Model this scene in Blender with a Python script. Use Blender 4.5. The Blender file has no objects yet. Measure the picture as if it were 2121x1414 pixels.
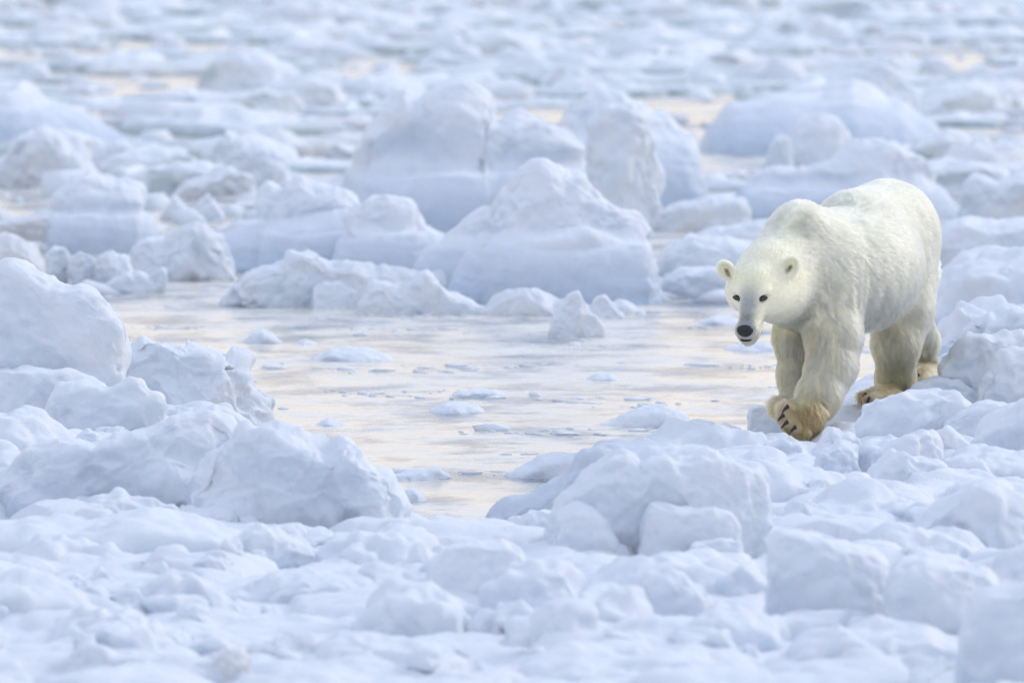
import bpy, math, random
import numpy as np
from mathutils import Vector
R = math.radians
S = bpy.context.scene

# ------------------------------------------------------------------ camera, sky, sun
CAMH, F, YH = 4.0, 17675.0, -505.0           # camera height (m), focal length in photo pixels, horizon row
PITCH = math.atan((707.0 - YH) / F)
FP = math.hypot(F, 707.0 - YH)
cam_d = bpy.data.cameras.new('camera'); cam = bpy.data.objects.new('camera', cam_d)
S.collection.objects.link(cam); S.camera = cam
cam.location = (0, 0, CAMH); cam.rotation_euler = (math.pi / 2 - PITCH, 0, 0)
cam_d.sensor_width = 36; cam_d.lens = 36 * F / 2121
cam_d.clip_start = 1; cam_d.clip_end = 20000
cam_d.dof.use_dof = True; cam_d.dof.focus_distance = 47.8; cam_d.dof.aperture_fstop = 3.3

W = bpy.data.worlds.new('World'); S.world = W; W.use_nodes = True
wt = W.node_tree; bg = wt.nodes['Background']
sky = wt.nodes.new('ShaderNodeTexSky'); sky.sky_type = 'NISHITA'; sky.sun_disc = False
SUN_EL, SUN_AZ = 30, 58                      # low sun behind thin cloud, to the right and beyond the bear
sky.sun_elevation = R(SUN_EL); sky.sun_rotation = R(SUN_AZ)
tc = wt.nodes.new('ShaderNodeTexCoord'); sep = wt.nodes.new('ShaderNodeSeparateXYZ')
wt.links.new(tc.outputs['Generated'], sep.inputs[0])
rp = wt.nodes.new('ShaderNodeValToRGB'); wt.links.new(sep.outputs[2], rp.inputs[0])
cr = rp.color_ramp; cr.elements[0].position = 0.0; cr.elements[0].color = (1.22, 1.02, .78, 1)
cr.elements[1].position = 1.0; cr.elements[1].color = (.90, 1.02, 1.24, 1)
for p_, c_ in ((.12, (1.14, 1.0, .82)), (.24, (.74, .81, .99)), (.42, (.72, .86, 1.12))):
    e = cr.elements.new(p_); e.color = (*c_, 1)
mul = wt.nodes.new('ShaderNodeMixRGB'); mul.blend_type = 'MULTIPLY'; mul.inputs[0].default_value = 1
mul.inputs[2].default_value = (.07, .07, .07, 1); wt.links.new(sky.outputs[0], mul.inputs[1])
mx = wt.nodes.new('ShaderNodeMixRGB'); mx.inputs[0].default_value = .85
cmap = wt.nodes.new('ShaderNodeMapping'); cmap.inputs['Scale'].default_value = (3, 3, 16); wt.links.new(tc.outputs['Generated'], cmap.inputs[0])
cn = wt.nodes.new('ShaderNodeTexNoise'); cn.inputs['Scale'].default_value = 1.1; cn.inputs['Detail'].default_value = 4; wt.links.new(cmap.outputs[0], cn.inputs['Vector'])
cr2 = wt.nodes.new('ShaderNodeValToRGB'); wt.links.new(cn.outputs['Fac'], cr2.inputs[0])       # thin cloud bands
cr2.color_ramp.elements[0].position = .38; cr2.color_ramp.elements[0].color = (.70, .74, .84, 1)
cr2.color_ramp.elements[1].position = .62; cr2.color_ramp.elements[1].color = (1.14, 1.1, 1.06, 1)
cl_ = wt.nodes.new('ShaderNodeMixRGB'); cl_.blend_type = 'MULTIPLY'; cl_.inputs[0].default_value = 1
wt.links.new(rp.outputs[0], cl_.inputs[1]); wt.links.new(cr2.outputs[0], cl_.inputs[2])
wt.links.new(mul.outputs[0], mx.inputs[1]); wt.links.new(cl_.outputs[0], mx.inputs[2])
rb = wt.nodes.new('ShaderNodeMapRange'); wt.links.new(sep.outputs[1], rb.inputs[0])      # dimmer sky behind the viewer, bright band beyond the ice
for i_, v_ in ((1, -1), (2, .9), (3, 1.03), (4, 1.12)): rb.inputs[i_].default_value = v_
wt.links.new(mx.outputs[0], bg.inputs[0])
mb = wt.nodes.new('ShaderNodeMath'); mb.operation = 'MULTIPLY'; mb.inputs[1].default_value = 1.0; wt.links.new(rb.outputs[0], mb.inputs[0])
wt.links.new(mb.outputs[0], bg.inputs[1])

sl = bpy.data.lights.new('sun', 'SUN'); sl.energy = 1.15; sl.angle = R(22); sl.color = (1, .95, .88)
so = bpy.data.objects.new('sun', sl); S.collection.objects.link(so)
sdir = Vector((math.sin(R(SUN_AZ)) * math.cos(R(SUN_EL)), math.cos(R(SUN_AZ)) * math.cos(R(SUN_EL)), math.sin(R(SUN_EL))))
so.rotation_euler = sdir.to_track_quat('Z', 'Y').to_euler()
S.view_settings.view_transform = 'Standard'; S.view_settings.look = 'None'
S.view_settings.exposure = .03; S.view_settings.gamma = 1
S.render.engine = 'CYCLES'; S.cycles.max_bounces = 8; S.cycles.diffuse_bounces = 4
S.cycles.use_denoising = True

# ------------------------------------------------------------------ numbers
def P(px, py, d):                            # photo pixel at distance d (along the level view axis)
    return np.array([(px - 1060.5) * d / F, d, CAMH - (py - YH) * d / F])

def perlin(p, seed=0):
    p = np.asarray(p, np.float32); pi = np.floor(p).astype(np.int64); pf = p - pi
    w = pf * pf * pf * (pf * (pf * 6 - 15) + 10)
    out = np.zeros(len(p), np.float32)
    for i in (0, 1):
        for j in (0, 1):
            for k in (0, 1):
                h = ((pi[:, 0] + i) * 73856093) ^ ((pi[:, 1] + j) * 19349663) ^ ((pi[:, 2] + k) * 83492791) ^ (seed * 2654435)
                h = (h * 1103515245 + 12345) & 0x7fffffff; h = ((h >> 7) ^ h) * 69069 & 0x7fffffff
                g = ((h & 255) / 127.5 - 1) * (pf[:, 0] - i) + (((h >> 8) & 255) / 127.5 - 1) * (pf[:, 1] - j) + (((h >> 16) & 255) / 127.5 - 1) * (pf[:, 2] - k)
                out += g.astype(np.float32) * (w[:, 0] if i else 1 - w[:, 0]) * (w[:, 1] if j else 1 - w[:, 1]) * (w[:, 2] if k else 1 - w[:, 2])
    return out * 1.2

def fbm(p, seed=0, octs=4, gain=.5, billow=False):
    s, a, t = 0, 1.0, 0
    for o in range(octs):
        n = perlin(p * (2.03 ** o), seed + o * 17)
        if billow: n = np.abs(n) * 2 - .45
        s = s + n * a; t += a; a *= gain
    return s / t

def worley(p, seed=0):                       # F1, F2 in 3D
    pi = np.floor(p).astype(np.int64); f1 = np.full(len(p), 9., np.float32); f2 = f1.copy(); idh = np.zeros(len(p), np.float32)
    for i in (-1, 0, 1):
        for j in (-1, 0, 1):
            for k in ((-1, 0, 1) if p[:, 2].any() else (0,)):
                c = pi + np.array([i, j, k])
                h = (c[:, 0] * 73856093) ^ (c[:, 1] * 19349663) ^ (c[:, 2] * 83492791) ^ (seed * 7919131)
                h = (h * 1103515245 + 12345) & 0x7fffffff; h = ((h >> 9) ^ h) * 69069 & 0x7fffffff
                q = c + np.stack([(h & 255) / 255., ((h >> 8) & 255) / 255., ((h >> 16) & 255) / 255. if p[:, 2].any() else 0 * h], 1)
                d = np.sqrt(((p - q) ** 2).sum(1)); m = d < f1
                f2 = np.where(m, f1, np.minimum(f2, d)); idh = np.where(m, ((h >> 4) & 255) / 255., idh); f1 = np.where(m, d, f1)
    return f1, f2, idh

def sstep(a, b, x):
    t = np.clip((x - a) / (b - a), 0, 1); return t * t * (3 - 2 * t)

# ------------------------------------------------------------------ objects
def link(o): S.collection.objects.link(o); return o

def mesh_obj(name, V, Fc, mat, parent=None, attrs=None, smooth=True):
    me = bpy.data.meshes.new(name)
    Fc = np.asarray(Fc, np.int32); n = Fc.shape[1]
    me.vertices.add(len(V)); me.vertices.foreach_set('co', np.asarray(V, np.float32).ravel())
    me.loops.add(Fc.size); me.loops.foreach_set('vertex_index', Fc.ravel())
    me.polygons.add(len(Fc)); me.polygons.foreach_set('loop_start', np.arange(0, Fc.size, n, dtype=np.int32))
    me.polygons.foreach_set('loop_total', np.full(len(Fc), n, np.int32))
    me.polygons.foreach_set('use_smooth', np.full(len(Fc), smooth))
    me.update(); me.validate()
    for k, v in (attrs or {}).items():
        a = me.attributes.new(k, 'FLOAT', 'POINT'); a.data.foreach_set('value', np.asarray(v, np.float32))
    me.materials.append(mat)
    o = link(bpy.data.objects.new(name, me)); o.parent = parent
    return o

def tag(o, label=None, cat=None, group=None, kind=None):
    if label: o['label'] = label
    if cat: o['category'] = cat
    if group: o['group'] = group
    if kind: o['kind'] = kind
    return o

def gridfaces(nu, nv):
    i = np.arange(nu - 1)[:, None] * nv + np.arange(nv - 1)[None]
    i = i.ravel(); return np.stack([i, i + 1, i + nv + 1, i + nv], 1)

def snorm(G, it=7):                          # normals of a smoothed copy, so that displacement never folds over itself
    Q = G.copy()
    for _ in range(it): Q[1:-1, 1:-1] = .2 * (Q[1:-1, 1:-1] + Q[:-2, 1:-1] + Q[2:, 1:-1] + Q[1:-1, :-2] + Q[1:-1, 2:])
    return gnormals(Q)

def gnormals(G):
    a = np.gradient(G, axis=0); b = np.gradient(G, axis=1); n = np.cross(b, a)
    return n / np.maximum(np.linalg.norm(n, axis=2, keepdims=True), 1e-9)

# ------------------------------------------------------------------ materials
def newmat(name):
    m = bpy.data.materials.new(name); m.use_nodes = True
    return m, m.node_tree, m.node_tree.nodes['Principled BSDF']

def nd(t, kind, **kw):
    n = t.nodes.new(kind)
    for k, v in kw.items(): setattr(n, k, v)
    return n

def noise(t, vec, scale, detail=6, rough=.55, dist=0):
    n = nd(t, 'ShaderNodeTexNoise'); n.inputs['Scale'].default_value = scale; n.inputs['Detail'].default_value = detail
    n.inputs['Roughness'].default_value = rough; n.inputs['Distortion'].default_value = dist
    t.links.new(vec, n.inputs['Vector']); return n.outputs['Fac']

def ramp(t, fac, stops):
    r = nd(t, 'ShaderNodeValToRGB'); t.links.new(fac, r.inputs[0]); e = r.color_ramp.elements
    for i, (p, c) in enumerate(stops):
        el = e[i] if i < 2 else e.new(p)
        el.position = p; el.color = (c, c, c, 1) if isinstance(c, (int, float)) else (*c, 1)
    return r.outputs[0]

def mixc(t, fac, a, b, mode='MIX'):
    m = nd(t, 'ShaderNodeMixRGB', blend_type=mode)
    for i, v in ((0, fac), (1, a), (2, b)):
        if isinstance(v, (int, float)): m.inputs[i].default_value = v if i == 0 else (v, v, v, 1)
        elif isinstance(v, tuple): m.inputs[i].default_value = (*v, 1)
        else: t.links.new(v, m.inputs[i])
    return m.outputs[0]

def bump(t, h, strength, dist, nrm=None):
    b = nd(t, 'ShaderNodeBump'); b.inputs['Strength'].default_value = strength; b.inputs['Distance'].default_value = dist
    t.links.new(h, b.inputs['Height'])
    if nrm: t.links.new(nrm, b.inputs['Normal'])
    return b.outputs[0]

def math_(t, op, a, b=None):
    m = nd(t, 'ShaderNodeMath', operation=op)
    for i, v in enumerate((a, b)):
        if v is None: continue
        if isinstance(v, (int, float)): m.inputs[i].default_value = v
        else: t.links.new(v, m.inputs[i])
    return m.outputs[0]

def snow_mat(name, snow, ice, dirt=.0, fine=1.0, sss=.25):
    m, t, b = newmat(name)
    geo = nd(t, 'ShaderNodeNewGeometry'); pos = geo.outputs['Position']
    at = nd(t, 'ShaderNodeAttribute', attribute_name='ice')
    n1 = noise(t, pos, 1.7, 5, .6, .4); n2 = noise(t, pos, 9, 5, .6)
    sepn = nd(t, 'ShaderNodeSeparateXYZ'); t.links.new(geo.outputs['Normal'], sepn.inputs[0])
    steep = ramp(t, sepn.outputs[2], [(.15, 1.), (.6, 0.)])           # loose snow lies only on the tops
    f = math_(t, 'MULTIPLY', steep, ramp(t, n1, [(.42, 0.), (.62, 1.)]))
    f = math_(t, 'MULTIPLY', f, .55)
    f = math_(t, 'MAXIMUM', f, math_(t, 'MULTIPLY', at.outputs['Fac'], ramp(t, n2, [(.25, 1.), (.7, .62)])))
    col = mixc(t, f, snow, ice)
    if dirt > 0:
        nd_ = ramp(t, noise(t, pos, 2.3, 7, .62, .6), [(.66, 0.), (.76, 1.)])
        col = mixc(t, math_(t, 'MULTIPLY', nd_, dirt), col, (.42, .40, .30))
    t.links.new(col, b.inputs['Base Color'])
    t.links.new(math_(t, 'SUBTRACT', .75, math_(t, 'MULTIPLY', f, .35)), b.inputs['Roughness'])
    b.inputs['Specular IOR Level'].default_value = .25
    b.inputs['Subsurface Weight'].default_value = sss
    b.inputs['Subsurface Radius'].default_value = (.5, .8, 1.0); b.inputs['Subsurface Scale'].default_value = .022
    h = mixc(t, .5, noise(t, pos, 14, 8, .65), noise(t, pos, 60, 5, .7))
    nb = bump(t, h, .6 * fine, .035)
    t.links.new(bump(t, noise(t, pos, 170, 2, .6), .25 * fine, .006, nb), b.inputs['Normal'])
    return m

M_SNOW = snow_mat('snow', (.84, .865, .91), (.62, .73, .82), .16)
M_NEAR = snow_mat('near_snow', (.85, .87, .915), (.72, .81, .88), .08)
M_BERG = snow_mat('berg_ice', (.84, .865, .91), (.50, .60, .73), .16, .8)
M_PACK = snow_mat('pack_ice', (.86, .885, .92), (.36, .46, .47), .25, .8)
M_DIRTY = snow_mat('dirty_ice', (.84, .85, .88), (.50, .51, .50), .75, 1.0)
M_WET = snow_mat('wet_ice', (.72, .78, .86), (.60, .70, .78), .1, 1.4)

def water_mat():
    m, t, b = newmat('slush')
    geo = nd(t, 'ShaderNodeNewGeometry'); pos = geo.outputs['Position']
    mp = nd(t, 'ShaderNodeMapping'); mp.inputs['Scale'].default_value = (.75, .7, 1); t.links.new(pos, mp.inputs['Vector'])
    v = mp.outputs[0]
    dark = ramp(t, noise(t, v, 1.5, 10, .72, .15), [(.48, 0.), (.59, 1.)])
    frost = ramp(t, noise(t, v, 1.1, 8, .7, .2), [(.44, 0.), (.60, 1.)])
    warm = noise(t, v, .35, 3, .5, .3)
    col = mixc(t, dark, (.80, .75, .66), (.22, .25, .30))
    col = mixc(t, math_(t, 'MULTIPLY', frost, .38), col, (.88, .86, .82))
    t.links.new(col, b.inputs['Base Color'])
    t.links.new(mixc(t, frost, .12, .38), b.inputs['Roughness'])
    b.inputs['IOR'].default_value = 1.38
    b.inputs['Specular IOR Level'].default_value = .7
    n1 = bump(t, noise(t, v, 2.6, 6, .6, .1), .30, .026)
    n2 = bump(t, noise(t, pos, 13, 6, .65), .30, .010, n1)
    t.links.new(n2, b.inputs['Normal'])
    return m
M_WATER = water_mat()

def plain(name, col, rough=.5, spec=.5, coat=0):
    m, t, b = newmat(name); b.inputs['Base Color'].default_value = (*col, 1)
    b.inputs['Roughness'].default_value = rough; b.inputs['Specular IOR Level'].default_value = spec
    b.inputs['Coat Weight'].default_value = coat; return m

# ------------------------------------------------------------------ the shore: slush water and the snow-covered shelf
def wpt(px, py): d = (CAMH - .235) * F / (py - YH); return ((px - 1060.5) * d / F, d)
SHORE = [(-14, 62.), (-8, 60.5)] + [wpt(*q) for q in ((-500, 640), (-150, 690), (120, 790), (330, 870), (480, 925), (640, 985), (800, 1060),
        (900, 1086), (1030, 1092), (1080, 1060), (1170, 1010), (1300, 960), (1440, 905), (1580, 870), (1680, 800),
        (1760, 752), (1860, 700), (1960, 655), (2121, 615), (2400, 590), (2900, 560))] + [(14, 67.)]
SHORE = np.array(SHORE)
def shore_sd(X, Y):                          # signed distance to the shoreline, positive on the snow (camera side)
    best = np.full(X.shape, 1e9); 
    for (x0, y0), (x1, y1) in zip(SHORE[:-1], SHORE[1:]):
        dx, dy = x1 - x0, y1 - y0; t = np.clip(((X - x0) * dx + (Y - y0) * dy) / (dx * dx + dy * dy), 0, 1)
        best = np.minimum(best, np.hypot(X - x0 - t * dx, Y - y0 - t * dy))
    inside = np.zeros(X.shape, bool); poly = list(map(tuple, SHORE)) + [(20, 0.), (-20, 0.)]
    for (x0, y0), (x1, y1) in zip(poly, poly[1:] + poly[:1]):
        c = ((y0 > Y) != (y1 > Y)); 
        if y1 != y0: inside ^= c & (X < (x1 - x0) * (Y - y0) / (y1 - y0) + x0)
    return np.where(inside, best, -best)
def hbase(X, Y):
    X = np.asarray(X, float); Y = np.asarray(Y, float)
    s = shore_sd(X, Y)
    return -.25 + .45 * sstep(-.35, .45, s) + .10 * sstep(.3, 3, s) * sstep(.8, 2.4, X) * sstep(44, 49, Y) + .22 * sstep(2.2, 3.4, X) * sstep(46.5, 50, Y) * sstep(.2, 1.5, s)
def hfull(X, Y):
    h = hbase(X, Y); n = X.size; z = np.zeros(n)
    p = np.stack([X.ravel(), Y.ravel(), z], 1)
    wv = p.copy(); wv[:, 0] += .25 * perlin(p * 1.3, 5); wv[:, 1] += .25 * perlin(p * 1.3, 6)
    f1, f2, idh = worley(wv * np.array([1.9, 1.5, 1]), 3)
    g1, g2, idg = worley(wv * np.array([4.6, 3.8, 1]), 9)
    lump = np.sqrt(np.clip(1 - (f1 / .75) ** 2, 0, 1)) * (.3 + .9 * idh)
    lump2 = np.sqrt(np.clip(1 - (g1 / .7) ** 2, 0, 1)) * idg
    q = .12 * lump + .045 * lump2 + .06 * fbm(p * .7, 11, 3) + .03 * fbm(p * 3, 12, 4, .5, True) + .016 * fbm(p * 9, 13, 4, .6, True)
    s = sstep(-.6, .3, shore_sd(X, Y)).ravel()
    dent = .16 * np.exp(-((X - 1.60) / .30) ** 2 - ((Y - 46.9) / .75) ** 2) + .05 * np.exp(-((X - 2.18) / .2) ** 2 - ((Y - 48.1) / .3) ** 2)   # trodden hollows under the paws
    return h + (q * (.3 + .7 * s) - .03).reshape(h.shape) - dent

nx, ny = 420, 1100
X, Y = np.meshgrid(np.linspace(-5.2, 5.2, nx), 28 + 36 * np.linspace(0, 1, ny) ** 1.15, indexing='ij')
Z = hfull(X, Y)
G = np.stack([X, Y, Z], 2)
Fg = gridfaces(nx, ny)
keep = (G[..., 2].ravel()[Fg] > -.12).any(1)
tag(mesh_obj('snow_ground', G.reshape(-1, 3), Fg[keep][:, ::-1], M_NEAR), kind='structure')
b0 = -.06                                    # the shelf carries on below and behind the camera, out to both sides
q = 2000.
V = [(-q, -60, b0 + .2), (q, -60, b0 + .2), (q, 28.3, b0 + .2), (-q, 28.3, b0 + .2)]
tag(mesh_obj('snow_field', V, [(0, 1, 2, 3)], M_NEAR), kind='structure')
nu, nv = 240, 500
X, Y = np.meshgrid(np.linspace(-16, 16, nu), 28 + 150 * np.linspace(0, 1, nv) ** 1.5, indexing='ij')
p = np.stack([X.ravel(), Y.ravel(), 0 * X.ravel()], 1)
Z = (.012 * fbm(p * 1.1, 31, 3) + .006 * fbm(p * 4, 32, 3)).reshape(X.shape)
tag(mesh_obj('water', np.stack([X, Y, Z], 2).reshape(-1, 3), gridfaces(nu, nv)[:, ::-1], M_WATER), kind='structure')
V = [(-9000, 20, -.03), (9000, 20, -.03), (9000, 16000, -.03), (-9000, 16000, -.03)]
tag(mesh_obj('frozen_sea', V, [(0, 1, 2, 3)], M_WATER), kind='structure')

# ------------------------------------------------------------------ ice blocks
def hood(X_, H_, depth, ex=.62, ez=.62, nu=110, nv=80, seed=0, rough=1., facets=4, ledge=None, sink=.12, end=.35, micro=1., chips=None, soft=1, bell=False):
    """A solid block from its ridge profile (X along, H up, metres) and depth: a closed hood standing on z = -sink."""
    rng = np.random.RandomState(seed)
    X_ = np.array(X_, float); H_ = np.array(H_, float)
    if bell:                                 # drifted foot running out into the ground
        w_ = X_[-1] - X_[0]; X_ = np.concatenate([[X_[0] - .22 * w_, X_[0] - .08 * w_], X_, [X_[-1] + .08 * w_, X_[-1] + .22 * w_]]); H_ = np.concatenate([[0., H_[0] * .35], H_, [H_[-1] * .35, 0.]])
    xs = np.concatenate([[X_[0]], X_, [X_[-1]]]); hs = np.concatenate([[-sink], H_, [-sink]])
    L = np.concatenate([[0], np.cumsum(np.hypot(np.diff(xs), np.diff(hs)))]); L += np.arange(len(L)) * 1e-6
    u = np.linspace(0, L[-1], nu); 
    xu = np.interp(u, L, xs); hu = np.interp(u, L, hs)
    for _ in range(2):
        xu[1:-1] = .25 * xu[:-2] + .5 * xu[1:-1] + .25 * xu[2:]; hu[1:-1] = .25 * hu[:-2] + .5 * hu[1:-1] + .25 * hu[2:]
    Hm = max(hu.max() + sink, .02); wd = xs.max() - xs.min()
    du = depth * .5 * np.clip((hu + sink) / Hm, 0, 1) ** end
    ph = np.linspace(0, math.pi, nv)
    c, s = np.cos(ph), np.sin(ph)
    cy = -np.sign(c) * np.abs(c) ** ex; sz = s ** ez
    G = np.zeros((nu, nv, 3))
    G[..., 0] = xu[:, None] + 0 * ph; G[..., 1] = du[:, None] * cy[None]; G[..., 2] = -sink + (hu + sink)[:, None] * sz[None]
    if ledge is not None:                    # smooth ice pedestal below, rubble cap set back above
        zz = G[..., 2]; k = 1.06 - .16 * np.clip(zz / ledge, 0, 1) ** 2 - .36 * sstep(ledge * .99, ledge * 1.12, zz)
        G[..., 1] *= k
    size = min(wd, Hm * 1.6, depth * 1.3)
    cen = np.array([xs.mean(), 0, Hm * .45])
    for _ in range(facets):                  # broken planes on the front and back
        sgn = -1 if rng.rand() < .7 else 1
        n = np.array([rng.uniform(-.8, .8), sgn * 1., rng.uniform(-.3, .30)]); n /= np.linalg.norm(n)
        pr = (G - cen) @ n; cut = np.percentile(pr, rng.uniform(78, 94)); ex_ = np.maximum(pr - cut, 0)
        G -= ex_[..., None] * n * .9 * (1 if ledge is None else sstep(ledge * .95, ledge * 1.2, G[..., 2])[..., None])
    off = rng.uniform(-50, 50, 3)
    N = gnormals(G); p = G.reshape(-1, 3)
    G = (p + N.reshape(-1, 3) * (rough * size * .09 * fbm(p / size * 1.5 + off, seed + 40, 2))[:, None]).reshape(G.shape)
    for _ in range(facets if chips is None else chips):              # smaller chips with crisp edges
        n = np.array([rng.uniform(-.8, .8), -1., rng.uniform(-.4, .45)]); n /= np.linalg.norm(n)
        pr = (G - cen) @ n; cut = np.percentile(pr, rng.uniform(86, 97)); ex_ = np.maximum(pr - cut, 0)
        G -= ex_[..., None] * n * .92 * (1 if ledge is None else sstep(ledge * .95, ledge * 1.2, G[..., 2])[..., None])
    p = G.reshape(-1, 3); N = snorm(G)
    zf = np.ones(len(p)) if ledge is None else .25 + .75 * sstep(ledge * .9, ledge * 1.1, p[:, 2])
    f1, f2, idh = worley(p / size * 2.6 + off, seed)
    wq = p / size * 5.5 + off + .5 * np.stack([perlin(p / size * 4 + off, seed + 50 + k) for k in range(3)], 1)
    h1, h2, idk = worley(wq, seed + 9)
    disp = 1.35 * rough * size * (.10 * fbm(p / size * 1.7 + off, seed, 3) + .045 * fbm(p / size * 4.2 + off, seed + 21, 3, .5, True) + .062 * (idh - .5) * sstep(0, .24, f2 - f1) + .030 * (idk - .6) * sstep(0, .15, h2 - h1) - .012 * np.exp(-(h2 - h1) / .08)
                           - .020 * np.abs(fbm(p / size * 3.2 + off, seed + 3, 4, .55)))
    ue = np.repeat(sstep(0, .07, np.linspace(0, 1, nu)) * sstep(0, .07, 1 - np.linspace(0, 1, nu)), nv); disp *= .25 + .75 * ue
    disp = disp * zf + micro * (.019 * fbm(p * 9 + off, seed + 5, 4, .6, True) * (.4 + .6 * zf) + .008 * fbm(p * 30 + off, seed + 6, 3, .6) * zf)
    if ledge is not None:
        zl = ledge * (1 + .22 * perlin(p * np.array([1.3, 1.3, 0]) + off, 14)); disp += .026 * fbm(np.stack([p[:, 0] * 1.2, p[:, 1] * 1.2, p[:, 2] * 15 + p[:, 0] * 1.5], 1) + off, 4, 2) * (1 - zf) + .050 * np.exp(-((p[:, 2] - zl) / (.075 * ledge + .01)) ** 2) + .022 * fbm(p * 7 + off, 15, 3)
    P2 = p + N.reshape(-1, 3) * disp[:, None]
    wob = np.stack([perlin(p / size * 3 + off + 7 * k, seed + k) for k in (1, 2, 3)], 1) * size * .04 * rough * (zf * ue)[:, None]
    P2 += wob; G = P2.reshape(G.shape)
    for _ in range(soft):                    # wind and settling round the edges off
        G[1:-1, 1:-1] = .36 * G[1:-1, 1:-1] + .16 * (G[:-2, 1:-1] + G[2:, 1:-1] + G[1:-1, :-2] + G[1:-1, 2:])
    P2 = G.reshape(-1, 3)
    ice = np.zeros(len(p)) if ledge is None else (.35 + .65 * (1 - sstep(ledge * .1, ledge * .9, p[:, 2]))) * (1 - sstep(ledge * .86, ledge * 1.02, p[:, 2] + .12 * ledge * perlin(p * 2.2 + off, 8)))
    return P2, gridfaces(nu, nv), ice

def place(pts, yb, depth, z0=None, **kw):
    """Outline in photo pixels + its foot row -> world position, real size and a hood of real depth."""
    pts = np.array(pts, float); xc = pts[:, 0].mean(); z = 0. if z0 is None else z0
    for _ in range(5):
        d = (CAMH - z) * F / (yb - YH)
        if z0 is None: z = float(max(0, hbase(np.array([(xc - 1060.5) * d / F]), np.array([d]))[0]))
    s = d / F; X_ = (pts[:, 0] - xc) * s
    H_ = (yb - pts[:, 1]) * s - depth * .5 * (CAMH - z) / d
    V, Fc, ice = hood(X_, H_, depth, **kw)
    return V, Fc, ice, ((xc - 1060.5) * (d + depth / 2) / F, d + depth / 2, z)

NB = [0]
def block(name, label, cat, pts, yb, depth, mat=None, group=None, z0=None, **kw):
    NB[0] += 1; kw.setdefault('seed', NB[0] * 13 + 5)
    V, Fc, ice, loc = place(pts, yb, depth, z0, **kw)
    if mat is None: mat = M_SNOW
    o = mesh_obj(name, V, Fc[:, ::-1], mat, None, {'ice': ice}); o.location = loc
    return tag(o, label, cat, group)

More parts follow.
